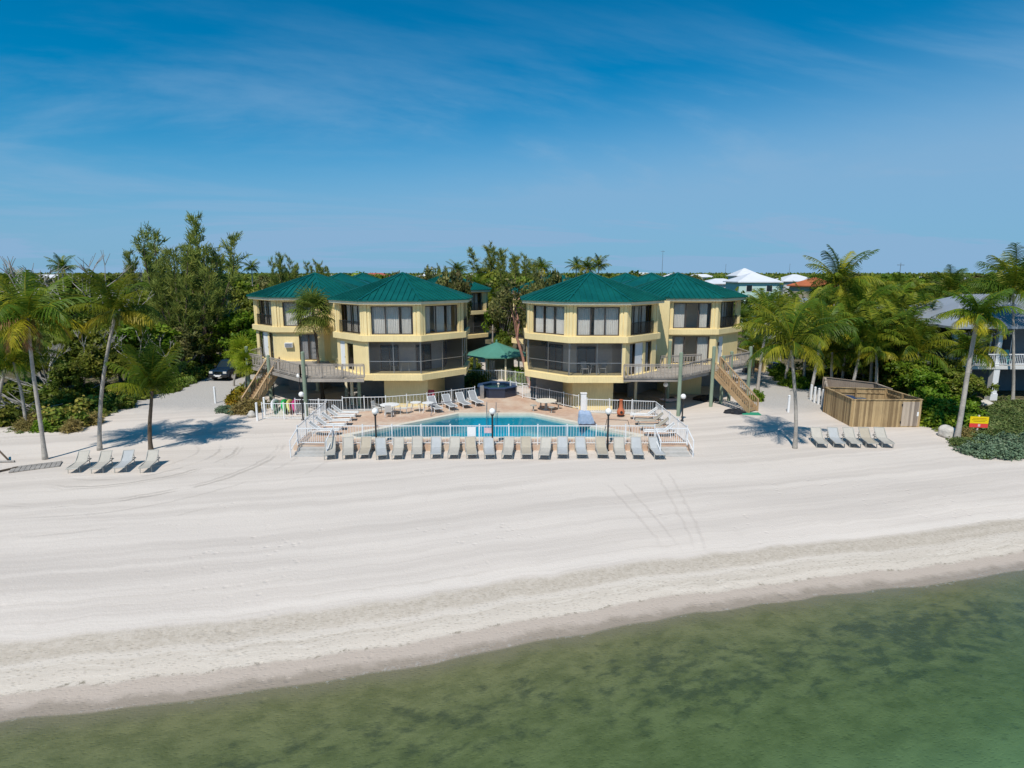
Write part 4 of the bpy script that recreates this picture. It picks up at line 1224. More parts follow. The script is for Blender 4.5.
def spa():
    x, y = P(497, 399, .2).x, 51.4
    r = thing('hot_tub', 'round raised spa with dark blue tiled sides between the buildings', 'hot tub', (x, y, 0))
    o = octagon(x, y, 1.62); i = octagon(x, y, 1.30)
    m = MB(); n = 8
    for a in range(8):
        b = (a + 1) % 8
        m.hexa([(*o[a], 0), (*o[b], 0), (*i[b], 0), (*i[a], 0)], [(*o[a], 1.12), (*o[b], 1.12), (*i[b], 1.12), (*i[a], 1.12)])
    m.build('tiled_wall', 'spa_tile', r)
    o2 = octagon(x, y, 1.70); i2 = octagon(x, y, 1.26)
    m = MB()
    for a in range(8):
        b = (a + 1) % 8
        m.hexa([(*o2[a], 1.125), (*o2[b], 1.125), (*i2[b], 1.125), (*i2[a], 1.125)], [(*o2[a], 1.2), (*o2[b], 1.2), (*i2[b], 1.2), (*i2[a], 1.2)])
    m.build('rim', 'bin_blue', r)
    m = MB(); m.add([(*q, .55) for q in i], [tuple(range(8))]); m.build('basin', 'pool_plaster', r)
    m = MB(); m.add([(*q, 1.05) for q in octagon(x, y, 1.295)], [tuple(range(8))]); m.build('water', 'pool_water', r)
    m = MB(); m.tube([(x + .1, y - .2, 1.04), (x + .1, y - .2, 1.35)], .05, 8); m.lathe((x + .1, y - .2, 1.3), [(.12, 0), (.08, .1)], 8); m.build('spout', 'coping', r)
    m = MB(); m.box((x - 1.25, y - 1.75, .9), (.34, .28, 1.1)); m.build('control_box', 'steel', r, bevel=.02)
spa()
def hut():
    x, y = -1.6, 62.0
    r = thing('poolside_hut', 'open garden hut with a muted green pyramid roof between the buildings', 'hut', (x, y, 0))
    m = MB(); oc = octagon(x, y, 3.0)
    m.add([(*q, 2.42) for q in oc] + [(*q, 2.52) for q in oc] + [(*q, 3.05) for q in octagon(x, y, 1.7)] + [(x, y, 3.75)],
          [tuple(range(7, -1, -1))] + [(i + 8 * k, (i + 1) % 8 + 8 * k, (i + 1) % 8 + 8 + 8 * k, i + 8 + 8 * k) for k in (0, 1) for i in range(8)] + [(16 + i, 16 + (i + 1) % 8, 24) for i in range(8)])
    m.build('roof', 'hut_roof', r)
    m = MB(); m.lathe((x, y, 3.70), [(.12, 0), (.10, .2), (.02, .35)], 8); m.build('finial', 'hut_roof', r)
    for q in octagon(x, y, 2.3):
        p = MB(); p.box((q[0], q[1], 1.2), (.16, .16, 2.42)); p.build('post', 'cream_trim', r)
    m = MB(); m.box((x + .4, y + .8, 1.2), (2.8, .15, 2.2)); m.build('back_wall', 'tan_wall', r)
    m = MB(); m.box((x - .9, y - .4, 1.1), (.5, .5, 2.2)); m.build('pillar', 'yellow_stucco', r)
    m = MB(); m.box((x + 1.0, y - 1.2, .55), (1.6, .4, 1.1)); m.box((x + 1.0, y - 1.2, 1.13), (1.8, .6, .06)); m.build('counter', 'cream_trim', r)
    m = thing('hanging_towel', 'pale blue towel hanging beside the yellow pillar under the garden hut', 'towel', (x - .45, y - 1.2, 1.2))
    q = MB()
    for i in range(8):
        x0 = x - .72 + .07 * i; d = .035 * math.sin(i * 1.9); d2 = .035 * math.sin(i * 1.9 + 1.9)
        q.hexa([(x0, y - 1.2 + d, .75), (x0 + .07, y - 1.2 + d2, .75), (x0 + .07, y - 1.17 + d2, .75), (x0, y - 1.17 + d, .75)], [(x0, y - 1.2 + d, 2.0), (x0 + .07, y - 1.2 + d2, 2.0), (x0 + .07, y - 1.17 + d2, 2.0), (x0, y - 1.17 + d, 2.0)])
    q.build('cloth', 'sling_blue', m)
    q = MB(); q.tube([(x - .78, y - 1.19, 2.02), (x - .10, y - 1.19, 2.02)], .02, 6); q.tube([(x - .78, y - 1.19, 2.02), (x - .78, y - .6, 2.02)], .02, 6); q.build('hanging_bar', 'steel', m)
hut()

# kayaks, bins, signs and odds and ends
def kayak(label, loc, rz, mat, roll=90, L=3.4, lean=0, deckm='black_rubber'):
    r = thing('kayak', label, 'kayak', loc, rz)
    n, k = 18, 12
    vs, fs = [], []
    for i in range(n + 1):
        t = i / n * 2 - 1; w = .46 * max(.03, (1 - abs(t) ** 2.4)); h = .17 * max(.12, (1 - abs(t) ** 3))
        for j in range(k):
            a = 2 * math.pi * j / k
            vs.append(Vector((w * math.cos(a), t * L / 2, h * math.sin(a) + .18 * t * t)))
    for i in range(n):
        for j in range(k): fs.append((i * k + j, (i + 1) * k + j, (i + 1) * k + (j + 1) % k, i * k + (j + 1) % k))
    fs.append(tuple(range(k))); fs.append(tuple(range(n * k + k - 1, n * k - 1, -1)))
    M = Matrix.Rotation(R(lean), 4, 'X') @ Matrix.Rotation(R(roll), 4, 'Y')
    o = Vector(loc)
    pts = [M @ v for v in vs]; lo = min(p.z for p in pts)
    m = MB(); m.add([p + o - Vector((0, 0, lo)) for p in pts], fs); m.build('hull', mat, r, smooth=True)
    c = MB(); ring = []
    for j in range(14):
        a = 2 * math.pi * j / 14; ring.append(M @ Vector((.24 * math.cos(a), .48 * math.sin(a) - .1, .165)) + o - Vector((0, 0, lo)))
    ring2 = [p + (M @ Vector((0, 0, .02))) for p in ring]
    c.add(ring + ring2, [tuple(range(13, -1, -1)), tuple(range(14, 28))] + [(j, (j + 1) % 14, 14 + (j + 1) % 14, 14 + j) for j in range(14)])
    c.build('cockpit', deckm, r)
kx = P(283, 414).x; ky = P(283, 414).y + .9
kayak('white kayak standing on its edge left of the green one', (kx - 1.1, ky + .2, 0), R(12), 'white_paint', 80)
kayak('bright green kayak standing on its edge beside the white fence', (kx - .25, ky, 0), R(16), 'green_plastic', 78)
kayak('pale yellow kayak standing on its edge between the green and pink ones', (kx + .18, ky, 0), R(14), 'yellow_plastic', 78)
kayak('magenta pink kayak standing on its edge behind the white fence', (kx + .62, ky + .05, 0), R(12), 'pink_plastic', 75)
kayak('black kayak standing on its edge behind the pink one', (kx + 1.05, ky + .5, 0), R(10), 'black_rubber', 75)
p = P(672, 403); kayak('pale pink kayak lying flat in the shade under the right walkway', (p.x, p.y + .4, .05), R(-62), 'pale_pink_plastic', 0, 2.6)
def rail_stub(label, pts, mat='white_paint', r=.06, name='guide_post', cat='post', h=1.0, grp=None):
    for i, (px, py) in enumerate(pts):
        q = P(px, py); t = thing(name, label[i] if isinstance(label, list) else label, cat, (q.x, q.y, 0), 0, grp)
        m = MB(); m.box((q.x, q.y, h / 2 - .05), (r * 2, r * 2, h + .1)); m.build('shaft', mat, t)
        m = MB(); m.hexa([(q.x - r - .02, q.y - r - .02, h), (q.x + r + .02, q.y - r - .02, h), (q.x + r + .02, q.y + r + .02, h), (q.x - r - .02, q.y + r + .02, h)], [(q.x - .01, q.y - .01, h + .07), (q.x + .01, q.y - .01, h + .07), (q.x + .01, q.y + .01, h + .07), (q.x - .01, q.y + .01, h + .07)]); m.build('cap', mat, t)
rail_stub(['white guide post in the middle of the sandy drive beside the wooden stairs', 'white post at the foot of the left wooden stairs, nearest the beach', 'white post behind the fence corner left of the white kayak', 'white post beside the left stairs next to the rock'],
          [(215.5, 403), (257.5, 421), (265, 415), (271, 404)], grp='white posts by the left drive', h=1.35)
rail_stub(['white guide post standing alone on the sand left of the palm trunk', 'white post by the corner of the wooden fence, leftmost of the group', 'white post by the wooden fence, second from the left', 'white post by the wooden fence, third from the left', 'white post touching the corner of the wooden fence'],
          [(788, 412), (810.5, 400), (814, 402.5), (818, 404), (822, 405.5)], grp='white posts by the wooden fence', h=1.3, r=.07)

def plank_fence(label, pts, h, mat, closed=False, gate=None):
    c = Vector((sum(p[0] for p in pts) / len(pts), sum(p[1] for p in pts) / len(pts), 0))
    root = thing('wooden_fence', label, 'fence', c)
    b, r = MB(), MB()
    rng = random.Random(len(pts) * 7)
    seq = list(zip(pts, pts[1:] + ([pts[0]] if closed else [])))
    for a, e in seq[:len(pts) if closed else len(pts) - 1]:
        a = Vector((*a, 0)); e = Vector((*e, 0)); L = (e - a).length; d = (e - a).normalized(); nn = Vector((-d.y, d.x, 0))
        n = int(L / .15)
        for i in range(n):
            q = a + d * (L * (i + .5) / n); hh = h + rng.uniform(-.015, .015)
            b.box((q.x, q.y, hh / 2 - .03), (L / n - .008, .022 + .004 * (i % 2), hh + .06), math.atan2(d.y, d.x))
        for z in (.35, h - .3): r.bar(a + nn * .05 + Vector((0, 0, z)), e + nn * .05 + Vector((0, 0, z)), .05, .1)
        r.bar(a + Vector((0, 0, h + .04)), e + Vector((0, 0, h + .04)), .16, .045)
        n = max(1, round(L / 2.2))
        for i in range(n + 1):
            q = a + d * (L * i / n) + nn * .1
            m = MB(); m.box((q.x, q.y, h / 2), (.11, .11, h + .1), math.atan2(d.y, d.x)); m.build('post', mat, root)
    b.build('board_panel', mat, root); r.build('rail', mat, root)
    if gate:
        for q in gate:
            m = MB(); m.box((q[0], q[1], q[2]), (.06, .05, .16)); m.build('hinge', 'black_metal', root)
    return root
E = [tuple(P(850.6, 427)[:2]), tuple(P(919, 427)[:2]), (28.9, 45.4), (24.5, 46.1)]
pf = plank_fence('honey coloured plank enclosure with a gate on the sand below the palms', E, 1.95, 'fence_wood', True,
            [(P(899.5, 427).x, E[0][1] - .03, .35), (P(899.5, 427).x, E[0][1] - .03, 1.6)])
m = MB(); gx = P(909, 427).x; m.box((gx + .55, E[0][1] - .025, .95), (.24, .02, .3)); m.build('gate_latch_plate', 'sign_white', pf)
m = MB(); m.box((gx, E[0][1] - .02, .95), (1.3, .02, 1.75)); m.build('gate', 'grey_fence_wood', pf)
plank_fence('greyer plank enclosure behind the honey coloured one', [(24.8, 46.4), (27.0, 51.0), (29.6, 48.2), (29.4, 45.8)], 1.9, 'grey_fence_wood')
def tank():
    r = thing('storage_tank', 'dark tank with a pale cap standing inside the plank enclosure', 'tank', (25.4, 44.6, 0))
    m = MB(); m.lathe((25.4, 44.6, 0), [(.62, 0), (.62, 1.45), (.5, 1.6)], 16); m.build('body', 'bin_blue', r, smooth=False)
    m = MB(); m.box((26.3, 44.4, .75), (.7, .5, 1.5)); m.build('pump_box', 'steel', r, bevel=.03)
tank()
def beach_sign():
    x, y, _ = P(976, 437)
    r = thing('beach_sign', 'yellow and red notice on a short post in the beach plants beside the leaning palm', 'sign', (x, y, 0))
    a = R(-10)
    m = MB(); m.box((x, y, .65), (.09, .09, 1.7)); m.build('post', 'coping', r)
    m = MB(); m.box((x, y - .07, 1.18), (1.1, .03, .46), a); m.build('yellow_panel', 'sign_yellow', r)
    m = MB(); m.box((x, y - .07, .81), (1.1, .03, .27), a); m.build('red_panel', 'sign_red', r)
    m = MB()
    for z, w in ((1.3, .8), (1.2, .9), (1.1, .7)): m.box((x, y - .09, z), (w, .006, .035), a)
    m.build('lettering', 'sign_ink', r)
    m = MB(); m.box((x + .02, y - .09, .82), (.14, .006, .16), a); m.build('emblem', 'sign_pink', r)
beach_sign()
def rock(label, p, r, mat='rock', seed=0):
    rng = random.Random(seed)
    t = thing('rock', label, 'rock', (p[0], p[1], 0))
    bm = bmesh.new(); bmesh.ops.create_icosphere(bm, subdivisions=3, radius=r)
    ph = [rng.uniform(0, 6) for _ in range(6)]
    for v in bm.verts:
        k = 1 + .12 * math.sin(v.co.x / r * 3 + ph[0]) + .1 * math.sin(v.co.y / r * 4 + ph[1]) + .1 * math.sin(v.co.z / r * 5 + ph[2])
        v.co *= k; v.co.z *= .85
        v.co.z += r * .6
    me = bpy.data.meshes.new('stone'); bm.to_mesh(me); bm.free(); me.materials.append(MATS[mat])
    me.polygons.foreach_set('use_smooth', [True] * len(me.polygons))
    o = bpy.data.objects.new('stone', me); COL.objects.link(o); o.parent = t
rock('pale round rock at the foot of the leaning palm', P(946, 437), .52, 'rock', 1)
rock('pale boulder at the edge of the beach plants near the stilt house', P(984, 408), .5, 'rock', 2)
rock('small pale rock at the foot of the planted bed by the left stairs', P(252, 417), .32, 'rock', 3)
def mat_thing():
    x, y, _ = P(750.5, 414)
    r = thing('door_mat', 'green mat on the sand at the foot of the right stairs', 'mat', (x, y, 0))
    m = MB(); m.box((x, y, .03), (1.35, .85, .04), R(-6)); m.build('mat_sheet', 'green_mat', r)
    for s in (-1, 1):
        m = MB(); m.box((x + s * .66, y - s * .07, .035), (.06, .85, .055), R(-6)); m.build('edging', 'green_mat', r)
mat_thing()
def tarp_heap(label, p, s, seed):
    rng = random.Random(seed); x, y, _ = p
    r = thing('tarpaulin', label, 'tarpaulin', (x, y, 0))
    m = MB(); n, k = 16, 6; vs, fs = [], []
    for j in range(k + 1):
        for i in range(n):
            a = 2 * math.pi * i / n; t = j / k
            rr = s * (math.cos(t * math.pi / 2) * .9 + .1 * (1 - t)) * (1 + .18 * math.sin(a * 4 + j + seed))
            vs.append((x + rr * math.cos(a) * 1.3, y + rr * math.sin(a), .5 * s * math.sin(t * math.pi / 2) * (1 + .2 * math.sin(a * 3))))
    for j in range(k):
        for i in range(n): fs.append((j * n + i, j * n + (i + 1) % n, (j + 1) * n + (i + 1) % n, (j + 1) * n + i))
    m.add(vs, fs); m.build('sheet', 'black_sheet', r)
tarp_heap('crumpled black tarpaulin on the sand beside the right stairs', P(735, 413), .62, 1)
tarp_heap('dark covered grill in the shade behind the right walkway post', P(706, 400), .8, 2)
def litter_mat():
    x, y, _ = P(37, 467)
    r = thing('brush_mat', 'grey brown drag mat lying on the sand by the left palm', 'mat', (x, y, 0))
    m = MB(); n = 10
    for i in range(n): m.box((x - .9 + .2 * i, y - .55 + .11 * i, .035 + .006 * (i % 2)), (.205, 1.1, .05), R(30))
    m.build('mesh_sheet', 'driftwood', r)
    m = MB(); m.bar((x - 1.5, y - 1.1, .06), (x - .9, y - .2, .06), .1, .08); m.build('pull_bar', 'bark_brown', r)
litter_mat()
def lean_pole():
    x, y, _ = P(11, 462)
    r = thing('hammock_frame', 'dark slanting pole of a beach frame at the left edge of the photo', 'frame', (x, y, 0))
    m = MB(); m.tube([(x, y, -.05), (x - 1.15, y + .1, 1.25)], .05, 7); m.build('pole', 'bark_brown', r)
    m = MB(); m.tube([(x + .3, y - .1, .08), (x - 2.0, y - .4, .08)], .06, 7); m.build('foot_beam', 'driftwood', r)
lean_pole()
def bins():
    x, y = 27.3, 66.0
    r = thing('bin_shelter', 'small yellow shelter at the far end of the right sandy drive', 'shelter', (x, y, 0))
    m = MB(); m.box((x - .65, y, .65), (.25, 1.0, 1.3)); m.box((x + .65, y, .65), (.25, 1.0, 1.3)); m.box((x, y, 1.4), (1.55, 1.0, .2)); m.build('frame', 'yellow_stucco', r)
    m = MB(); m.box((x, y + .2, .62), (1.04, .1, 1.24)); m.build('door', 'stair_wood', r)
    for dx, mt, lb in ((-1.45, 'bin_grey', 'grey wheeled bin at the left of the yellow shelter'), (1.45, 'bin_blue', 'blue wheeled bin at the right of the yellow shelter')):
        b = thing('wheeled_bin', lb, 'bin', (x + dx, y - .6, 0))
        m = MB(); q = (x + dx, y - .6)
        m.hexa([(q[0] - .27, q[1] - .3, .08), (q[0] + .27, q[1] - .3, .08), (q[0] + .27, q[1] + .3, .08), (q[0] - .27, q[1] + .3, .08)], [(q[0] - .36, q[1] - .4, 1.05), (q[0] + .36, q[1] - .4, 1.05), (q[0] + .36, q[1] + .4, 1.05), (q[0] - .36, q[1] + .4, 1.05)]); m.build('body', mt, b)
        m = MB(); m.box((q[0], q[1], 1.09), (.78, .88, .07)); m.build('lid', mt, b)
        for s in (-1, 1):
            m = MB(); m.tube([(q[0] + s * .3, q[1] + .3, .1), (q[0] + s * .24, q[1] + .3, .1)], .1, 10); m.build('wheel', 'black_rubber', b)
bins()

def suv():
    x, y, _ = P(224.5, 381); y += 2.2; x -= .3
    r = thing('parked_car', 'dark blue off-road car parked facing the beach on the left sandy drive', 'car', (x, y, 0), R(-5))
    r.scale = (1.08, 1.08, 1.08)
    ORG[r.name] = Vector()
    # built facing -Y round its own middle: front at y=-2.2
    W = .9
    def shell(prof, wb, wt, zb, zt):
        vs = []
        n = len(prof)
        for sx in (-1, 1):
            for (py, pz) in prof:
                f = (pz - zb) / max(.01, zt - zb); w = wb + (wt - wb) * f
                vs.append((sx * w, py, pz))
        fs = [tuple(range(n - 1, -1, -1)), tuple(range(n, 2 * n))] + [(i, (i + 1) % n, n + (i + 1) % n, n + i) for i in range(n)]
        return vs, fs
    b = MB(); b.add(*shell([(-2.2, .42), (-2.25, .75), (-2.12, 1.02), (-1.0, 1.10), (2.15, 1.12), (2.2, .42)], W, W - .04, .42, 1.12)); b.build('body', 'car_blue', r, bevel=.05)
    b = MB(); b.add(*shell([(-1.05, 1.10), (-.42, 1.70), (-.2, 1.78), (1.9, 1.78), (2.12, 1.12)], W - .05, W - .2, 1.1, 1.78)); cab = b.build('cabin', 'car_blue', r, bevel=.04)
    def q4(name, pts, m, par=r):
        o = MB(); n = (Vector(pts[1]) - Vector(pts[0])).cross(Vector(pts[3]) - Vector(pts[0])).normalized() * .012
        o.hexa(pts, [Vector(p) + n for p in pts]); return o.build(name, m, par)
    q4('windscreen', [(-.74, -1.0, 1.16), (.74, -1.0, 1.16), (.64, -.47, 1.665), (-.64, -.47, 1.665)], 'house_glass')
    for sx in (-1, 1):
        for y0, y1 in ((-.55, .35), (.45, 1.25), (1.33, 1.9)):
            pts = [(sx * .868, y0 - .25 * (y0 < -.5), 1.17), (sx * .868, y1, 1.17), (sx * .74, y1, 1.66), (sx * .74, y0, 1.66)]
            if sx > 0: pass
            else: pts = [pts[1], pts[0], pts[3], pts[2]]
            q4('side_window', pts, 'house_glass')
        h = MB(); h.box((sx * .68, -2.235, .83), (.34, .06, .2)); h.build('headlight', 'light_lens', r, bevel=.02)
        h = MB(); h.box((sx * 1.02, -.85, 1.2), (.2, .12, .16)); h.build('mirror', 'car_trim', r, bevel=.02)
        for yy in (-1.42, 1.38):
            wmb = MB(); wmb.tube([(sx * .95, yy, .38), (sx * .70, yy, .38)], .38, 18); w = wmb.build('wheel', 'black_rubber', r)
            m = MB(); m.tube([(sx * .955, yy, .38), (sx * .94, yy, .38)], .22, 14); m.build('rim', 'chrome', w)
    m = MB()
    for k in range(5): m.box((0, -2.26, .74 + .05 * k), (.84, .03, .022))
    m.build('grille', 'chrome', r)
    m = MB(); m.box((0, -2.26, .5), (1.8, .14, .24)); m.build('bumper', 'car_trim', r, bevel=.03)
    m = MB(); m.box((0, -2.335, .53), (.46, .012, .15)); m.build('licence_plate', 'sign_white', r)
    m = MB()
    for k in range(2): m.tube([(-.3 + .6 * k, -2.34, .58 + .0 * k), (-.3 + .6 * k, -2.30, .58)], .07, 10)
    m.build('fog_lamp', 'light_lens', r)
suv()

# ------------------------------------------------------------------ vegetation
def leaf_quads(c, d, n, L, w, nr):
    """quads from arrays: base point c, direction d, width axis n, length L, width w"""
    L = np.asarray(L)[:, None]; w = np.asarray(w)[:, None]
    a = c - n * w * .5; b = c + n * w * .5
    e = c + d * L + n * w * .28; f = c + d * L - n * w * .28
    return np.stack([a, b, e, f], 1).reshape(-1, 3)
def unit(a): return a / np.maximum(1e-6, np.linalg.norm(a, axis=1, keepdims=True))

def palm_crown(name, seed, n=26, L=3.1, m='palm_leaf', wind=(0.25, 0.0), yellow=.25, upright=0.0, leaflets=32, wid=.078):
    rs = np.random.RandomState(seed)
    Q, T = [], []
    for i in range(n):
        age = i / (n - 1)                      # 0 = young spear at the top, 1 = old hanging frond
        az = i * 2.39996 + rs.uniform(-.5, .5)
        el = R(82 - (88 - 52 * max(0, upright)) * age ** .9 + min(0, upright) * 20 + rs.uniform(-12, 12))
        ln = L * (0.72 + .35 * math.sin(math.pi * min(1, .25 + age * .8))) * rs.uniform(.9, 1.08)
        bend = R(55 + 45 * age + rs.uniform(-20, 25)) * (1 - .62 * max(0, upright))
        K = 14
        p = np.array([0, 0, 0.0]); pts, dirs = [], []
        hd = np.array([math.cos(az), math.sin(az), 0])
        for k in range(K + 1):
            t = k / K
            e = el - bend * t ** 1.4
            d = hd * math.cos(e) + np.array([0, 0, math.sin(e)])
            d = d + np.array([wind[0], wind[1], 0]) * t ** 1.5 * .9
            d /= np.linalg.norm(d)
            pts.append(p.copy()); dirs.append(d); p = p + d * ln / K
        pts, dirs = np.array(pts), np.array(dirs)
        tint = np.clip(.12 + .55 * rs.rand() + (.55 * yellow * 2 if age > .72 and rs.rand() < .5 + yellow else 0) + .12 * (1 - age), 0, 1)
        tt = np.repeat(np.linspace(.14, .995, leaflets), 2)
        sg = np.tile([1.0, -1.0], leaflets)
        ix = tt * K; i0 = np.minimum(ix.astype(int), K - 1); fr = (ix - i0)[:, None]
        c = pts[i0] * (1 - fr) + pts[i0 + 1] * fr
        d = unit(dirs[i0] * (1 - fr) + dirs[i0 + 1] * fr)
        side = unit(np.cross(d, np.array([0, 0, 1.0]) + rs.normal(0, .02, 3)))
        upv = np.cross(side, d)
        droop = (.25 + .75 * age) * (.7 + .5 * rs.rand(len(tt)))
        ld = unit(side * sg[:, None] * .85 + d * (.35 + .75 * tt[:, None] ** 2) + upv * .12 + np.array([0, 0, -1.0]) * droop[:, None] + np.array([wind[0], wind[1], 0]) * .8 + rs.normal(0, .07, (len(tt), 3)))
        ll = .82 * (L / 3.1) * np.sin(np.pi * np.clip(.18 + tt * .78, 0, 1)) ** .7 * rs.uniform(.85, 1.1, len(tt)) + .08
        nn = unit(d + upv * .25 * sg[:, None])
        # two pieces per leaflet so that the tip hangs
        Q.append(leaf_quads(c, ld, nn, ll * .55, np.full(len(tt), wid), None)); T.append(np.full(len(tt), tint) + rs.normal(0, .05, len(tt)))
        ld2 = unit(ld + np.array([0, 0, -.55]))
        Q.append(leaf_quads(c + ld * (ll * .55)[:, None], ld2, nn, ll * .5, np.full(len(tt), wid * .62), None)); T.append(np.full(len(tt), tint + .04))
        # rachis
        c0, d0 = pts[:-1], np.diff(pts, axis=0); s0 = unit(np.cross(d0, np.array([0, 0, 1.0])))
        ln0 = np.linalg.norm(d0, axis=1)
        wv = np.linspace(.10, .025, K)
        Q.append(leaf_quads(c0, unit(d0), s0, ln0 * 1.02, wv, None)); T.append(np.full(K, .86))
        Q.append(leaf_quads(c0, unit(d0), unit(np.cross(s0, d0)), ln0 * 1.02, wv * .8, None)); T.append(np.full(K, .86))
    q = np.concatenate(Q); t = np.clip(np.concatenate(T), 0, 1)
    return fast_mesh(name, q, len(q) // 4, 4, t, m)

def fan_crown(name, seed, n=44, r=1.15, m='fan_leaf'):
    rs = np.random.RandomState(seed)
    Q, T = [], []
    for i in range(n):
        age = i / (n - 1); az = i * 2.39996
        el = R(85 - 135 * age + rs.uniform(-10, 10))
        d = np.array([math.cos(az) * math.cos(el), math.sin(az) * math.cos(el), math.sin(el)])
        pet = r * rs.uniform(.5, .8)
        c = d * pet
        Q.append(leaf_quads(np.zeros((1, 3)), d[None], unit(np.cross(d, [0, 0, 1.0])[None] + 1e-4), [pet], [.03], None)); T.append(np.array([.6]))
        s = np.cross(d, [0, 0, 1.0]); s /= max(1e-4, np.linalg.norm(s)); u = np.cross(s, d)
        B = 20
        a = np.linspace(-1.9, 1.9, B)
        bd = unit(d[None] * np.cos(a)[:, None] + s[None] * np.sin(a)[:, None] + u[None] * .15 + np.array([0, 0, -.22])[None] * (1 + age))
        bl = r * (.62 + .22 * np.cos(a * .6)) * rs.uniform(.9, 1.1, B)
        nn = unit(np.cross(bd, u[None]) + rs.normal(0, .15, (B, 3)))
        Q.append(leaf_quads(np.repeat(c[None], B, 0), bd, nn, bl * .6, np.full(B, .085), None)); T.append(np.full(B, .25 + .4 * rs.rand() + .25 * (age > .8)))
        bd2 = unit(bd + np.array([0, 0, -.6]))
        Q.append(leaf_quads(c[None] + bd * (bl * .6)[:, None], bd2, nn, bl * .5, np.full(B, .05), None)); T.append(np.full(B, .35 + .4 * rs.rand() + .2 * (age > .8)))
    q = np.concatenate(Q); t = np.clip(np.concatenate(T), 0, 1)
    return fast_mesh(name, q, len(q) // 4, 4, t, m)

def clump_leaves(rs, cen, rad, per, size, up=.35, squash=.8, elong=1.5, dirbias=None, spread=1.0):
    """leaves scattered through clumps; returns quads, tints"""
    n = len(cen) * per
    ci = np.repeat(np.arange(len(cen)), per)
    d = unit(rs.normal(0, 1, (n, 3)))
    rr = rad[ci] * rs.uniform(.25, 1.0, n) ** .55
    c = cen[ci] + d * rr[:, None] * np.array([1, 1, squash])
    nor = unit(d * .6 + np.array([0, 0, up]) + rs.normal(0, .55, (n, 3)))
    t = unit(np.cross(nor, rs.normal(0, 1, (n, 3))))
    if dirbias is not None:
        t = unit(t * spread + np.asarray(dirbias) + d * .5)
    b = unit(np.cross(nor, t))
    L = size * rs.uniform(.6, 1.35, n)
    ct = rs.uniform(.15, .8, len(cen))[ci]
    return leaf_quads(c, t, b, L * elong, L, None), np.clip(ct + rs.normal(0, .13, n), 0, 1)

def limb_trunk(mb, rs, h, r, spread, cen, nl=7, lean=(0, 0)):
    top = np.array([lean[0], lean[1], h * .55])
    mb.tube([(0, 0, -.2), (lean[0] * .4 + rs.uniform(-.1, .1), lean[1] * .4, h * .25), tuple(top)], [r * 1.3, r, r * .7], 7)
    idx = rs.choice(len(cen), min(nl, len(cen)), replace=False)
    for i in idx:
        e = cen[i]; s = np.array([lean[0] * .5, lean[1] * .5, h * rs.uniform(.22, .5)])
        m = (s + e) / 2 + rs.normal(0, .2, 3)
        mb.tube([tuple(s), tuple(m), tuple(e)], [r * .55, r * .36, r * .12], 5)

def broad_tree(nm, seed, h, w, leaf, bark, size=.17, ncl=70, per=75, low=.30, rcl=.62, airy=1.0, elong=1.6):
    """returns (trunk mesh, crown mesh); crown fills an uneven dome made of several boughs"""
    rs = np.random.RandomState(seed)
    nb = rs.randint(5, 8)
    bo = []
    for i in range(nb):
        a = i * 2 * math.pi / nb + rs.uniform(-.5, .5); q = rs.uniform(.28, .62) * w / 2
        bo.append((q * math.cos(a), q * math.sin(a), h * rs.uniform(.50, .82), rs.uniform(.45, .75) * w / 2))
    bo.append((rs.uniform(-.3, .3), rs.uniform(-.3, .3), h * .82, w * .30))
    cen = []
    while len(cen) < ncl:
        b = bo[rs.randint(len(bo))]
        d = rs.normal(0, 1, 3); d /= np.linalg.norm(d)
        if d[2] < -.45: continue
        p = np.array([b[0], b[1], b[2]]) + d * b[3] * np.array([1, 1, .72]) * rs.uniform(.55, 1.05)
        if p[2] < h * low or p[2] > h * 1.02: continue
        cen.append(p)
    cen = np.array(cen); rad = rs.uniform(.6, 1.25, ncl) * rcl
    q, t = clump_leaves(rs, cen, rad, per, size, elong=elong)
    cm = fast_mesh(nm + '_crown', q, len(q) // 4, 4, t, leaf)
    mb = MB(); limb_trunk(mb, rs, h, .05 + h * .018, w, cen, 9)
    o = mb.build('trunk', bark); me = o.data; bpy.data.objects.remove(o)
    return me, cm

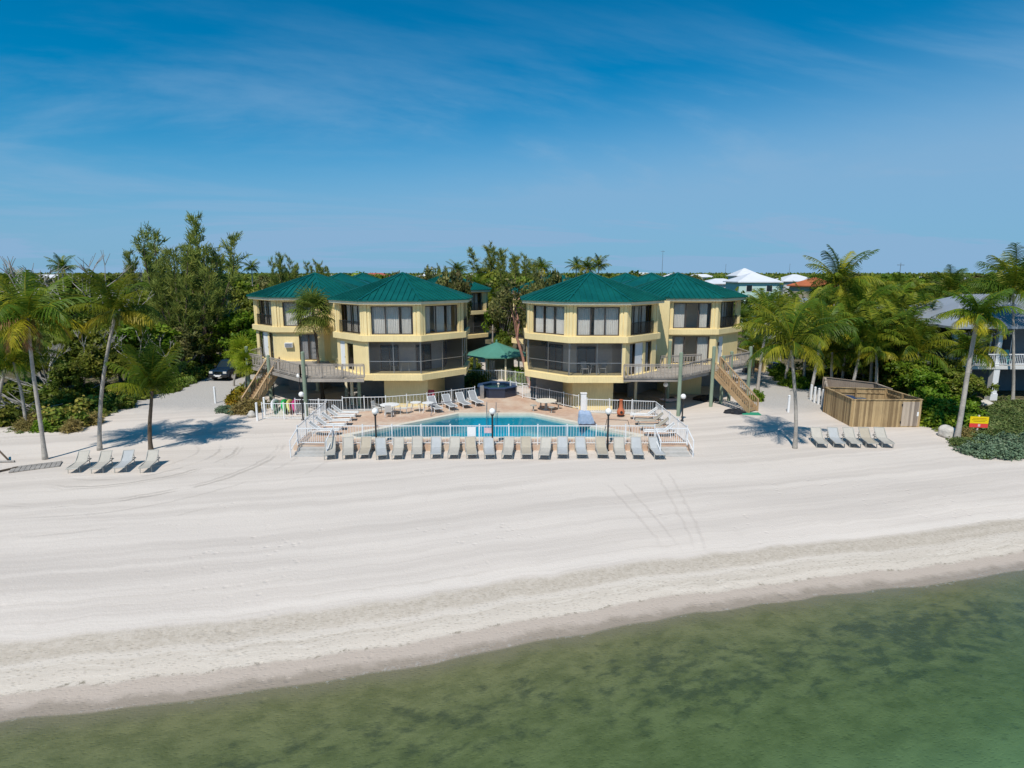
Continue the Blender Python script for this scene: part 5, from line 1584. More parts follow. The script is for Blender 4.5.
def pine_tree(nm, seed, h, w, leaf='pine_leaf'):
    """feathery pine: several leaders carrying upswept wispy sprays"""
    rs = np.random.RandomState(seed)
    mb = MB(); Q, T = [], []
    nl = rs.randint(5, 8)
    for i in range(nl):
        a = rs.uniform(0, 6.28); q = rs.uniform(.35, 1) * w * .52 if i else 0
        x, y = q * math.cos(a), q * math.sin(a)
        top = h * (rs.uniform(.62, 1.0) if i else 1.0); s = h * rs.uniform(.15, .3)
        pts = [(0, 0, s * .8), (x * .6, y * .6, s + (top - s) * .35), (x + rs.uniform(-.2, .2), y, s + (top - s) * .7), (x * 1.1 + .15, y * 1.1, top)]
        mb.tube(pts, [.12, .09, .05, .015], 5)
        P4 = np.array(pts); M = 34
        for k in range(M):
            f = .12 + .88 * k / M
            j = min(2, int(f * 3)); g = f * 3 - j
            c = P4[j] * (1 - g) + P4[j + 1] * g
            if c[2] < h * .22: continue
            br = (1.0 - .62 * f) * w * .25 * rs.uniform(.35, 1.3) + .15
            az = rs.uniform(0, 6.28)
            d = np.array([math.cos(az), math.sin(az), rs.uniform(.25, .95)]); d /= np.linalg.norm(d)
            n = 34
            tt = rs.uniform(.1, 1, n)
            cc = c + d * (tt * br)[:, None] + rs.normal(0, .10, (n, 3))
            dd = unit(d * .7 + np.array([0, 0, .35]) + rs.normal(0, .45, (n, 3)))
            nn = unit(np.cross(dd, rs.normal(0, 1, (n, 3))))
            Q.append(leaf_quads(cc, dd, nn, rs.uniform(.28, .6, n), rs.uniform(.05, .085, n), None))
            T.append(np.clip(rs.uniform(.2, .75) + rs.normal(0, .1, n), 0, 1))
    mb.tube([(0, 0, -.2), (.05, 0, h * .3)], [.24, .15], 8)
    q = np.concatenate(Q); t = np.concatenate(T)
    cm = fast_mesh(nm + '_crown', q, len(q) // 4, 4, t, leaf)
    o = mb.build('trunk', 'bark_brown'); me = o.data; bpy.data.objects.remove(o)
    return me, cm

def shrub(nm, seed, h, w, leaf, size=.14, ncl=26, per=70, rcl=.42, elong=1.4, up=.5):
    rs = np.random.RandomState(seed)
    cen = []
    while len(cen) < ncl:
        d = rs.normal(0, 1, 3); d /= np.linalg.norm(d); d[2] = abs(d[2])
        p = d * np.array([w / 2, w / 2, h]) * rs.uniform(.35, .9)
        p[2] = max(.12, p[2] * rs.uniform(.75, 1.0)); cen.append(p)
    cen = np.array(cen)
    q, t = clump_leaves(rs, cen, rs.uniform(.6, 1.2, ncl) * rcl, per, size, up=up, elong=elong)
    q[:, 2] = np.maximum(q[:, 2], .01)
    cm = fast_mesh(nm + '_foliage', q, len(q) // 4, 4, t, leaf)
    mb = MB()
    for i in range(6):
        e = cen[rs.randint(ncl)]; mb.tube([(rs.uniform(-.1, .1), rs.uniform(-.1, .1), 0), tuple(e * np.array([.5, .5, .6])), tuple(e)], [.035, .025, .012], 5)
    o = mb.build('stem', 'bark_grey'); me = o.data; bpy.data.objects.remove(o)
    return me, cm

def put(name, cat, loc, rz, sc, label, group, parts):
    r = thing(name, label, cat, loc, rz, group); r.scale = (sc, sc, sc) if not isinstance(sc, tuple) else sc
    for nm, me in parts:
        o = bpy.data.objects.new(nm, me); COL.objects.link(o); o.parent = r
    return r

# palms ------------------------------------------------------------------
PC = [palm_crown('palm_crown', s, n, L, 'palm_leaf', w, y, u) for s, n, L, w, y, u in
      ((1, 21, 3.2, (.30, -.10), .30, 0), (2, 19, 3.0, (.36, 0), .15, .1), (3, 22, 3.4, (.2, .1), .2, .25), (4, 18, 2.9, (.4, -.1), .4, 0), (5, 20, 3.4, (-.22, -.1), .18, .1))]
PC_YOUNG = palm_crown('palm_crown', 9, 20, 3.2, 'palm_leaf', (.05, -.05), .12, .9)
PC_YELLOW = palm_crown('palm_crown', 11, 22, 2.5, 'palm_leaf', (-.12, 0), .9, 0)
DRY = palm_crown('dead_fronds', 21, 7, 2.1, 'dry_leaf', (0, 0), .2, -2.4, 30, .05)
FAN = [fan_crown('fan_crown', 31), fan_crown('fan_crown', 32, 38, 1.1)]
FAN_LIME = fan_crown('fan_crown', 33, 40, 1.05, 'lime_leaf')
def palm_trunk(dx, dy, h, r0=.17, r1=.11, bark='bark_palm', seed=0):
    rng = random.Random(seed)
    n = 22; pts, rad = [], []
    for i in range(n + 1):
        t = i / n
        s = t ** 1.35
        pts.append((dx * s + .05 * math.sin(t * 5 + seed), dy * s, -.15 + (h + .15) * t))
        rad.append((r0 * 1.4 - (r0 * .4) * min(1, t * 9) if t < .11 else r0 + (r1 - r0) * t) * (1 + .05 * (i % 2)))
    mb = MB(); mb.tube(pts, rad, 9)
    o = mb.build('trunk', bark, smooth=True); me = o.data; bpy.data.objects.remove(o)
    return me
PALMN = [0]
def palm(base, h, lean, crown, label, group=None, sc=1.0, rz=0.0, r0=.12, nuts=False, dry=False, bark='bark_palm'):
    PALMN[0] += 1
    r = thing('coconut_palm', label, 'palm tree', (base[0], base[1], 0), 0, group)
    o = bpy.data.objects.new('trunk', palm_trunk(lean[0], lean[1], h, r0, r0 * .65, bark, PALMN[0])); COL.objects.link(o); o.parent = r
    t = .05 * math.sin(5 + PALMN[0])
    for nm, me in [('crown', crown)] + ([('dead_fronds', DRY)] if dry else []):
        o = bpy.data.objects.new(nm, me); COL.objects.link(o); o.parent = r
        o.location = (lean[0] + t, lean[1], h - .05); o.rotation_euler = (0, 0, rz); o.scale = (sc, sc, sc)
    if nuts:
        m = MB()
        for i in range(6):
            a = i * 1.05; m.ball((.22 * math.cos(a), .22 * math.sin(a), -.12 - .1 * (i % 2)), .12, 8, 1.2)
        o = m.build('coconuts', 'croton_leaf'); o.parent = r; o.location = (lean[0] + t, lean[1], h - .05)
    return r
def palm_px(base, top, crown, label, dy=0.0, **k):
    """palm with its foot at one spot and the centre of its crown above another"""
    b = P(*base); y = b.y + dy
    a = math.atan2(top[1] - 384.0, F_PX) + PITCH
    h = CAM_H - y * math.tan(a)
    x = AT(top[0], y, h)
    return palm(b, h, (x - b.x, dy), crown, label, **k)
palm_px((44.5, 459), (28, 318), PC[0], 'tall coconut palm with drooping brown fronds rising from the sand, left of the loungers', dry=True, nuts=True, sc=1.12, rz=2.2)
palm_px((99, 450), (115, 313), PC[3], 'tall coconut palm with yellow lower fronds leaning right behind the left loungers', nuts=True, sc=1.05, rz=4.0)
palm_px((151, 450), (151, 391), PC_YOUNG, 'short young palm with upright fronds standing by the left sandy drive', sc=1.0, r0=.13, bark='bark_brown')
palm_px((-2, 424), (12, 335), PC[1], 'coconut palm at the left edge of the photo with a pale trunk leaning right', sc=1.15, rz=1.0)
palm_px((27, 424), (14, 362), PC[4], 'shorter palm with a pale leaning trunk in the scrub left of the tall beach palm', sc=.9, rz=3.0)
palm_px((795, 448), (792, 345), PC[4], 'tall green coconut palm standing alone on the sand left of the wooden fence', sc=1.06, rz=.6, nuts=True)
palm_px((956, 441), (979, 316), PC_YELLOW, 'tall coconut palm with a pale leaning trunk and yellow hanging fronds beside the notice', sc=1.0, rz=.3, r0=.16)
palm_px((1012, 402), (1013, 290), PC[2], 'tall dark palm in front of the stilt house at the right edge of the photo', sc=1.15, rz=1.3)
palm_px((323, 399), (312, 312), FAN[0], 'fan palm with a round crown growing up beside the left building and its walkway', sc=1.32, r0=.13, bark='bark_brown')
palm_px((234, 386), (241, 352), FAN_LIME, 'small lime green fan palm right of the parked car', sc=1.08, r0=.10)
palm_px((245, 398), (247, 362), FAN_LIME, 'lower lime green fan palm in the planted bed by the left stairs', sc=.92, r0=.10, rz=1.1)
# palms of the garden at the right, in the order seen from left to right
rp = [(770, 322, 55, 2, 1.0), (822, 330, 52, 0, 1.0), (842, 284, 62, 2, 1.12), (848, 320, 56, 3, 1.0), (868, 336, 53, 1, 1.0), (878, 300, 72, 4, 1.0),
      (890, 322, 58, 0, 1.05), (902, 344, 52, 2, 1.0), (915, 318, 62, 1, 1.0), (925, 352, 50.5, 4, .95), (940, 335, 54, 3, 1.0), (952, 290, 85, 2, 1.0), (963, 352, 49, 1, .9),
      (780, 310, 74, 1, .85), (826, 300, 82, 4, .85), (760, 345, 62, 0, .85), (992, 300, 66, 0, 1.1), (905, 290, 96, 3, 1.0), (835, 352, 54, 4, .9), (882, 352, 51, 3, .85), (812, 318, 58, 2, 1.0), (858, 302, 66, 0, 1.1), (870, 316, 60, 2, 1.05), (900, 312, 64, 4, 1.1), (912, 300, 74, 0, 1.0), (932, 312, 66, 3, 1.0), (925, 330, 57, 2, 1.0), (856, 340, 52, 1, .95), (948, 318, 62, 0, .95), (785, 334, 58, 4, .95), (830, 304, 72, 3, 1.0), (898, 330, 54, 1, 1.0), (762, 312, 80, 2, .9)]
rp.sort()
for i, (px, py, y, c, s) in enumerate(rp):
    h = max(2.2, CAM_H - y * math.tan(math.atan2(py - 384.0, F_PX) + PITCH))
    x = AT(px, y, h)
    palm((x - random.Random(i).uniform(-.8, .8), y), h, (random.Random(i + 50).uniform(-.6, .6), 0), PC[c], 'coconut palm in the palm garden right of the right building, %s from the left' % ordn(i),
         group='palms in the garden right of the buildings', sc=s * 1.08, rz=i * 1.3, r0=.15)
# palms that break the skyline
bp = [(60, 268, 95, 2), (228, 268, 105, 0), (250, 268, 120, 1), (575, 266, 110, 3), (597, 266, 112, 2), (585, 268, 104, 4), (455, 270, 100, 1), (540, 268, 98, 0), (8, 282, 80, 4), (1003, 268, 110, 1)]
bp.sort()
for i, (px, py, y, c) in enumerate(bp):
    h = CAM_H - y * math.tan(math.atan2(py - 384.0, F_PX) + PITCH); x = AT(px, y, h)
    palm((x, y), h, (.3, 0), PC[c], 'distant coconut palm rising above the tree line, %s from the left' % ordn(i), group='distant palms on the skyline', sc=.72, rz=i * 1.7, r0=.14)
# garden palms and trees between the two buildings
gp = [(505, 318, 76, 2, .8, 'leafy palm between the two back buildings behind the hut'), (518, 306, 82, 0, .9, 'yellow green palm above the garden between the buildings'),
      (492, 300, 92, 3, .9, 'palm behind the left back building roof corner'), (476, 288, 96, 4, .9, 'palm over the green roof corner left of the garden')]
for i, (px, py, y, c, s, lb) in enumerate(gp):
    h = CAM_H - y * math.tan(math.atan2(py - 384.0, F_PX) + PITCH); x = AT(px, y, h)
    palm((x, y), h, (.2, 0), PC[c], lb, sc=s, rz=i * 2.0, r0=.12)

# broadleaf trees, pines -------------------------------------------------------
TV = {
 'mangrove': [broad_tree('mangrove', 100 + i, 6.5, 6.2, 'mangrove_leaf', 'bark_grey', .19, 85, 72, .12) for i in range(3)],
 'bright': [broad_tree('bright_tree', 120 + i, 6.2, 5.8, 'bright_leaf', 'bark_brown', .20, 80, 70, .12) for i in range(2)],
 'olive': [broad_tree('olive_tree', 140 + i, 6.0, 5.4, 'olive_leaf', 'bark_grey', .15, 75, 64, .2, .5) for i in range(2)],
 'pine': [pine_tree('pine', 160 + i, 12.0, 6.0) for i in range(3)],
 'silver': [broad_tree('silver_tree', 180, 4.2, 3.8, 'silver_leaf', 'bark_grey', .13, 50, 60, .1, .5)],
}
KIND_LABEL = {'mangrove': 'dark green bushy tree', 'bright': 'bright green leafy tree', 'olive': 'thin olive green tree', 'pine': 'feathery upright pine', 'silver': 'silvery grey shrubby tree'}
BASEH = {'mangrove': 6.5, 'bright': 6.2, 'olive': 6.0, 'pine': 12.0, 'silver': 4.2}
TREES = []
def tree_px(px, py, y, kind, where, vi=0, rz=0, wide=1.0):
    h = max(1.5, CAM_H - y * math.tan(math.atan2(py - 384.0, F_PX) + PITCH))
    if isinstance(kind, tuple): kind, wide = kind
    TREES.append((px, AT(px, y, 3), y, kind, h / BASEH[kind], where, vi, rz, wide))
rng = random.Random(77)
# tall pines at the left, pines on the skyline in the middle
for px, py, y in ((165, 232, 66), (206, 216, 68), (182, 250, 62), (222, 250, 72), (138, 252, 70)): tree_px(px, py, y, 'pine', 'behind the parked car at the left', rng.randrange(3), rng.uniform(0, 6), .9)
for px, py, y in ((490, 246, 125), (502, 250, 128), (515, 258, 120), (524, 256, 132)): tree_px(px, py, y, 'pine', 'on the skyline between the buildings', rng.randrange(3), rng.uniform(0, 6), 1.0)
for px, py, y in ((284, 254, 105), (292, 258, 108), (318, 262, 130), (323, 264, 128), (440, 266, 140)): tree_px(px, py, y, 'pine', 'behind the left green roofs', rng.randrange(3), rng.uniform(0, 6), .7)
# left thicket
for px, py, y, k in ((14, 340, 54, 'mangrove'), (50, 340, 54, 'mangrove'), (80, 330, 54, 'mangrove'), (118, 328, 57, 'mangrove'), (150, 322, 58, 'bright'), (178, 330, 60, 'olive'), (200, 335, 66, 'mangrove'),
                     (30, 310, 60, 'mangrove'), (66, 302, 64, 'mangrove'), (98, 300, 66, 'olive'), (130, 296, 68, 'mangrove'), (160, 290, 72, 'bright'), (196, 300, 74, 'mangrove'), (222, 300, 78, 'mangrove'),
                     (240, 312, 70, 'bright'), (247, 330, 64, 'bright'), (244, 300, 84, 'mangrove'), (10, 296, 72, 'mangrove'), (46, 290, 78, 'mangrove'), (84, 290, 80, 'mangrove'), (120, 286, 84, 'bright'),
                     (150, 284, 88, 'mangrove'), (185, 286, 90, 'mangrove'), (215, 284, 95, 'olive'), (250, 290, 100, 'mangrove'), (-20, 318, 56, 'mangrove'), (-15, 290, 66, 'mangrove'), (100, 345, 50, 'mangrove'),
                     (188, 345, 68, 'mangrove'), (232, 330, 76, 'silver'), (205, 322, 70, 'silver'), (218, 342, 80, 'mangrove'), (65, 364, 48.5, 'mangrove'), (128, 352, 56, 'olive')):
    tree_px(px, py, y, k, 'in the thicket left of the drive', rng.randrange(3), rng.uniform(0, 6), rng.uniform(.9, 1.15))
# right: understorey of the palm garden
for px, py, y, k in ((765, 340, 70, 'mangrove'), (755, 330, 76, 'silver'), (752, 345, 68, 'silver'), (790, 338, 66, 'mangrove'), (815, 350, 60, 'mangrove'), (840, 345, 58, 'bright'), (866, 352, 55, 'mangrove'), (892, 350, 54, 'mangrove'), (912, 362, 49, 'bright'),
                     (930, 372, 47, 'bright'), (950, 360, 50, 'mangrove'), (800, 318, 76, 'mangrove'), (830, 314, 78, 'bright'), (862, 310, 80, 'mangrove'), (893, 308, 82, 'mangrove'), (920, 300, 88, 'mangrove'), (905, 296, 98, 'bright'),
                     (950, 296, 95, 'mangrove'), (980, 290, 90, 'mangrove'), (1010, 288, 95, 'mangrove'), (1035, 300, 75, 'mangrove'), (780, 308, 90, 'bright'), (762, 304, 96, 'mangrove'), (850, 296, 100, 'mangrove'), (880, 290, 104, 'olive'), (824, 300, 104, 'mangrove'), (968, 375, 46.5, 'mangrove'), (1030, 350, 60, 'mangrove')):
    tree_px(px, py, y, k, 'among the palms right of the buildings', rng.randrange(3), rng.uniform(0, 6), rng.uniform(.9, 1.15))
# garden between the buildings
for px, py, y, k in ((503, 290, 74, ('olive', .5)), (524, 300, 65, ('olive', .35)), (501, 300, 76, ('bright', .6)), (535, 285, 90, 'olive'), (485, 285, 100, 'olive'), (550, 280, 100, 'mangrove'), (465, 280, 102, 'bright'), (520, 278, 108, 'mangrove'), (503, 330, 74, ('mangrove', .7)), (502, 345, 68, ('mangrove', .7)), (565, 276, 112, 'bright'), (448, 276, 118, 'olive'), (496, 272, 124, 'mangrove'), (446, 272, 70, ('olive', .48)), (458, 275, 69, ('olive', .42)), (434, 271, 84, ('olive', .6)), (541, 276, 64.5, ('olive', .42)), (556, 272, 68, ('olive', .5)), (526, 290, 68, ('bright', .3))):
    tree_px(px, py, y, k, 'in the garden between the buildings', rng.randrange(3), rng.uniform(0, 6), rng.uniform(.85, 1.1))
# beyond the buildings
for i in range(60):
    y = rng.uniform(102, 190); px = -30 + 1090 * ((i * .618) % 1)
    py = 274 + (rng.uniform(2.0, 5.0)) * 60 / y * 1.7 - rng.random() * 2
    if 715 < px < 830: y = rng.uniform(165, 190); py = 277
    tree_px(px, py, y, rng.choice(['mangrove', 'mangrove', 'bright', 'olive']), 'beyond the green roofs', rng.randrange(3), rng.uniform(0, 6), rng.uniform(1.0, 1.5))
cnt = {}
for t in sorted(TREES, key=lambda q: q[0]):
    px, x, y, kind, s, where, vi, rz, wide = t
    c = cnt.get((kind, where), 0); cnt[(kind, where)] = c + 1
    var = TV[kind][vi % len(TV[kind])]
    put('pine_tree' if kind == 'pine' else 'broadleaf_tree', 'tree', (x, y, 0), rz, (s * wide, s * wide, s),
        '%s %s, %s from the left' % (KIND_LABEL[kind], where, ordn(c)), 'trees ' + where, [('trunk', var[0]), ('crown', var[1])])

# pink-barked tree in front of the right building, bare dead trees, fallen wood
def gumbo():
    b = P(531, 388); r = thing('pink_barked_tree', 'slender tree with a pink twisting trunk beside the right building and the spa', 'tree', (b.x, b.y, 0))
    z = lambda px, py, y: (AT(px, y, CAM_H - y * math.tan(math.atan2(py - 384.0, F_PX) + PITCH)), y, CAM_H - y * math.tan(math.atan2(py - 384.0, F_PX) + PITCH))
    pts = [(b.x, b.y, -.1), z(526, 372, b.y), z(523, 358, b.y), z(517, 338, b.y), z(519, 322, b.y), z(515, 308, b.y)]
    m = MB(); m.tube(pts, [.17, .15, .13, .12, .10, .07], 8)
    ends = [z(508, 300, b.y + 1), z(500, 306, b.y - .5), z(522, 296, b.y + .8), z(513, 290, b.y), z(505, 318, b.y + .6), z(526, 312, b.y + 1.2), z(510, 302, b.y - 1)]
    for i, e in enumerate(ends): m.tube([pts[3 + i % 3], tuple((np.array(pts[3 + i % 3]) + np.array(e)) / 2 + np.array([0, 0, .25])), e], [.07, .045, .02], 6)
    m.build('trunk', 'bark_pink', r)
    rs = np.random.RandomState(5)
    cen = np.array([np.array(e) + rs.normal(0, .55, 3) for e in ends for _ in range(5)]) - np.array([b.x, b.y, 0])
    q, t = clump_leaves(rs, cen, rs.uniform(.3, .65, len(cen)), 34, .16)
    o = bpy.data.objects.new('crown', fast_mesh('crown', q, len(q) // 4, 4, t, 'olive_leaf')); COL.objects.link(o); o.parent = r
gumbo()
def bare(label, px, y, h, seed, lean=0.0, mat='driftwood'):
    rng = random.Random(seed); x = AT(px, y, h)
    r = thing('bare_tree', label, 'dead tree', (x, y, 0))
    m = MB()
    def grow(p, d, L, rad, dep):
        e = p + d * L
        m.tube([p, p + d * L * .5 + Vector((rng.uniform(-.06, .06) * L, 0, 0)), e], [rad, rad * .8, rad * .55], 5, False)
        if dep == 0: return
        for k in range(rng.choice((2, 3))):
            nd = (d + Vector((rng.uniform(-.75, .75), rng.uniform(-.75, .75), rng.uniform(-.1, .5)))).normalized(); grow(e, nd, L * rng.uniform(.6, .82), rad * .64, dep - 1)
    grow(Vector((x, y, -.1)), Vector((lean, 0, 1)).normalized(), h * .38, .06 + h * .012, 4)
    m.build('branches', mat, r)
bare('bare grey tree with forked twigs against the sky at the left edge', 22, 62, 13.4, 4, -.12)
bare('bare leaning tree with thin twigs behind the tall left palm', 48, 64, 12.0, 8, .25)
bare('bare thin tree beside the feathery pines at the left', 105, 70, 12.0, 12, .05)
bare('bare pale branches low in the thicket by the left drive', 172, 57, 5.0, 15, -.2)
bare('bare pale branching tree behind the parked car', 204, 76, 7.0, 22, .1)
bare('pale dead tree in the middle of the left thicket below the tall palm crowns', 72, 50.5, 6.2, 41, .25)
bare('pale dead tree leaning left in the thicket behind the short young palm', 140, 54.5, 6.0, 43, -.3)
bare('bare grey tree in the thicket behind the left fallen branches', 40, 49.5, 5.0, 47, .1)
bare('bare grey tree high in the thicket left of the pines', 118, 58, 8.6, 53, -.1)
bare('bare pale tree beside the bright trees right of the parked car', 214, 70, 7.6, 59, .15)
bare('bare grey shrub at the left edge above the sand', 8, 43.5, 2.8, 31, -.3)
def fallen(label, px, py, seed, n=26, s=3.0):
    rng = random.Random(seed); c = P(px, py)
    r = thing('fallen_branches', label, 'branches', (c.x, c.y, 0))
    m = MB()
    for i in range(n):
        a = rng.uniform(-.5, .9) + (math.pi if rng.random() < .5 else 0); L = rng.uniform(.35, 1) * s
        p = Vector((c.x + rng.uniform(-1.4, 1.4), c.y + rng.uniform(-.8, .8), rng.uniform(.05, .9)))
        d = Vector((math.cos(a), math.sin(a) * .6, rng.uniform(.05, .75))).normalized()
        q = p + d * L * .5 + Vector((0, 0, rng.uniform(-.1, .25))); e = q + (d + Vector((rng.uniform(-.3, .3), 0, rng.uniform(-.3, .3)))).normalized() * L * .5
        w = rng.uniform(.02, .07); m.tube([p, q, e], [w, w * .7, w * .3], 5, False)
    m.build('branches', 'driftwood', r)
fallen('tangle of bleached fallen branches in the scrub between the left palms', 66, 402, 3, 60, 4.2)
fallen('low heap of bleached branches at the left edge of the sand', 14, 418, 9, 36, 2.6)

# shrubs and beds --------------------------------------------------------------
SV = {'grape': [shrub('sea_grape', 200 + i, 1.5, 2.8, 'grape_leaf', .20, 30, 60, .5, 1.05) for i in range(2)],
      'green': [shrub('green_shrub', 210 + i, 1.9, 2.6, 'bright_leaf', .13, 34, 80, .45) for i in range(2)],
      'dark': [shrub('dark_shrub', 220 + i, 1.8, 2.9, 'mangrove_leaf', .15, 34, 75, .5) for i in range(2)],
      'croton': [shrub('croton', 230, 1.1, 1.7, 'croton_leaf', .14, 22, 60, .35, 2.0)],
      'silver': [shrub('silver_shrub', 240 + i, .62, 2.2, 'silver_leaf', .075, 40, 130, .34) for i in range(2)],
      'dune': [shrub('dune_shrub', 250 + i, .5, 2.8, 'dune_leaf', .07, 44, 120, .34) for i in range(2)],
      'straw': [shrub('straw_clump', 260, 1.1, 1.5, 'straw_leaf', .05, 20, 80, .42, 7.0)]}
SL = {'grape': 'sea grape shrub', 'green': 'fresh green shrub', 'dark': 'dark green shrub', 'croton': 'yellow red shrub', 'silver': 'silvery green shrub', 'dune': 'low beach shrub', 'straw': 'straw grass clump'}
SH = []
def shr(px, py, kind, where, s=1.0): SH.append((px, py, kind, where, s))
for px, py, k, s in ((40, 432, 'green', .55), (55, 424, 'grape', .9), (66, 428, 'grape', 1.0), (82, 418, 'grape', 1.1), (96, 412, 'grape', 1.0), (66, 410, 'dark', 1.1), (48, 414, 'grape', .9), (30, 424, 'straw', .8), (20, 432, 'straw', .7), (85, 404, 'dark', 1.1),
                     (110, 404, 'grape', 1.0), (122, 408, 'grape', .9), (92, 425, 'straw', .8), (30, 412, 'dark', 1.0), (5, 425, 'dark', .9), (70, 432, 'straw', .8), (42, 404, 'dark', 1.2), (14, 405, 'dark', 1.2)):
    shr(px, py, k, 'on the left edge of the beach', s)
for px, py, k, s in ((150, 394, 'grape', 1.0), (163, 392, 'grape', .95), (172, 387, 'grape', 1.0), (181, 384, 'grape', .9), (190, 381, 'grape', .9), (198, 378.5, 'grape', .9), (206, 376.5, 'grape', .85), (213, 374.5, 'grape', .8), (136, 399, 'dark', 1.0), (143, 388, 'dark', 1.1), (170, 378, 'dark', 1.1), (190, 372, 'dark', 1.2), (215, 368, 'green', 1.2), (158, 382, 'dark', 1.2)):
    shr(px, py, k, 'along the left side of the drive', s)
for px, py, k, s in ((233, 405, 'croton', 1.0), (240, 400, 'croton', 1.0), (246, 396, 'grape', .8), (253, 391, 'grape', .8), (226, 412, 'silver', .85), (232, 414, 'silver', .7), (242, 414, 'straw', 1.0), (250, 413, 'straw', 1.0), (246, 407, 'straw', 1.1), (239, 409, 'croton', .9), (258, 409, 'straw', .9), (262, 387, 'grape', .7)):
    shr(px, py, k, 'in the planted bed by the left stairs', s)
for px, py, k, s in ((757, 401, 'green', .62), (792, 386, 'green', .9), (786, 381, 'green', .9), (781, 377, 'green', .9), (800, 388, 'green', .8), (806, 384, 'dark', 1.0), (815, 384, 'dark', 1.1), (778, 372, 'green', .9)):
    shr(px, py, k, 'beside the right sandy drive', s)
for px, py, k, s in ((930, 424, 'green', 1.2), (940, 426, 'green', 1.25), (950, 424, 'green', 1.2), (965, 426, 'green', 1.0), (925, 416, 'green', 1.4), (938, 412, 'green', 1.5), (955, 410, 'green', 1.4), (972, 420, 'green', .9), (905, 398, 'dark', 1.4), (890, 394, 'dark', 1.4), (918, 404, 'dark', 1.5), (930, 400, 'dark', 1.5), (875, 390, 'dark', 1.4), (855, 384, 'dark', 1.3), (840, 382, 'dark', 1.2)):
    shr(px, py, k, 'in the hedge right of the wooden fence', s)
for px, py, k, s in ((516, 381, 'green', .95), (523, 384, 'green', .95), (530, 384, 'green', .9), (512, 374, 'straw', .8), (476, 388, 'dark', .9), (477, 383, 'dark', 1.0), (540, 382, 'dark', .9), (548, 380, 'dark', .9), (452, 386, 'dark', .9), (460, 388, 'dark', .8), (470, 372, 'dark', 1.0), (535, 374, 'green', .9)):
    shr(px, py, k, 'in the garden between the buildings', s)
for px, py, k, s in ((985, 456, 'silver', 1.1), (1000, 457, 'silver', 1.1), (1014, 456, 'silver', 1.1), (992, 448, 'silver', 1.0), (1008, 447, 'silver', 1.1), (1022, 450, 'silver', 1.1), (978, 450, 'dune', 1.0), (970, 446, 'dune', .8), (985, 440, 'dune', 1.0), (1000, 438, 'dune', 1.1), (1014, 436, 'dune', 1.1),
                     (1024, 440, 'dune', 1.1), (992, 430, 'dune', 1.1), (1008, 426, 'dune', 1.1), (1022, 424, 'dune', 1.2), (1000, 420, 'dune', 1.1), (1015, 416, 'dune', 1.1), (990, 418, 'dune', 1.0), (1030, 414, 'dune', 1.1), (964, 440, 'straw', .7), (972, 438, 'straw', .6), (1005, 412, 'dune', 1.1), (1022, 409, 'dune', 1.2), (1035, 430, 'dune', 1.2), (1036, 446, 'silver', 1.2)):
    shr(px, py, k, 'among the beach plants at the right edge', s)
cnt = {}
for i, (px, py, k, where, s) in enumerate(sorted(SH)):
    c = cnt.get((k, where), 0); cnt[(k, where)] = c + 1
    q = P(px, py); v = SV[k][i % len(SV[k])]
    put('shrub', 'shrub', (q.x, q.y + .3, 0), i * 1.9, s, '%s %s, %s from left' % (SL[k], where, ordn(c)), 'shrubs ' + where, [('stem', v[0]), ('foliage', v[1])])
def ground_cover():
    rs = np.random.RandomState(8)
    pts = []
    poly = [(-31, 40.2), (-36, 39.0), (-50, 40), (-70, 45), (-70, 62), (-35, 62), (-33, 52), (-30.5, 44)]
    def inside(x, y, pg):
        c = False; j = len(pg) - 1
        for i in range(len(pg)):
            if (pg[i][1] > y) != (pg[j][1] > y) and x < (pg[j][0] - pg[i][0]) * (y - pg[i][1]) / (pg[j][1] - pg[i][1]) + pg[i][0]: c = not c
            j = i
        return c
    pr = [tuple(P(962, 450)[:2]), tuple(P(985, 459)[:2]), tuple(P(1040, 458)[:2]), (44, 36), (44, 52), (34, 50), (30.5, 43)]
    for pg, n, xr, yr in ((poly, 900, (-70, -30), (38, 62)), (pr, 750, (25, 45), (33, 53))):
        k = 0
        while k < n:
            x, y = rs.uniform(*xr), rs.uniform(*yr)
            if inside(x, y, pg): pts.append((x, y, .06)); k += 1
    cen = np.array(pts)
    q, t = clump_leaves(rs, cen, rs.uniform(.15, .4, len(cen)), 26, .10, up=.8, squash=.6)
    q[:, 2] = np.maximum(q[:, 2], .012)
    o = bpy.data.objects.new('ground_cover', fast_mesh('ground_cover', q, len(q) // 4, 4, t, 'dune_leaf')); COL.objects.link(o)
    tag(o, 'low creeping plants covering the ground at both ends of the beach', 'ground cover', kind='stuff')
ground_cover()
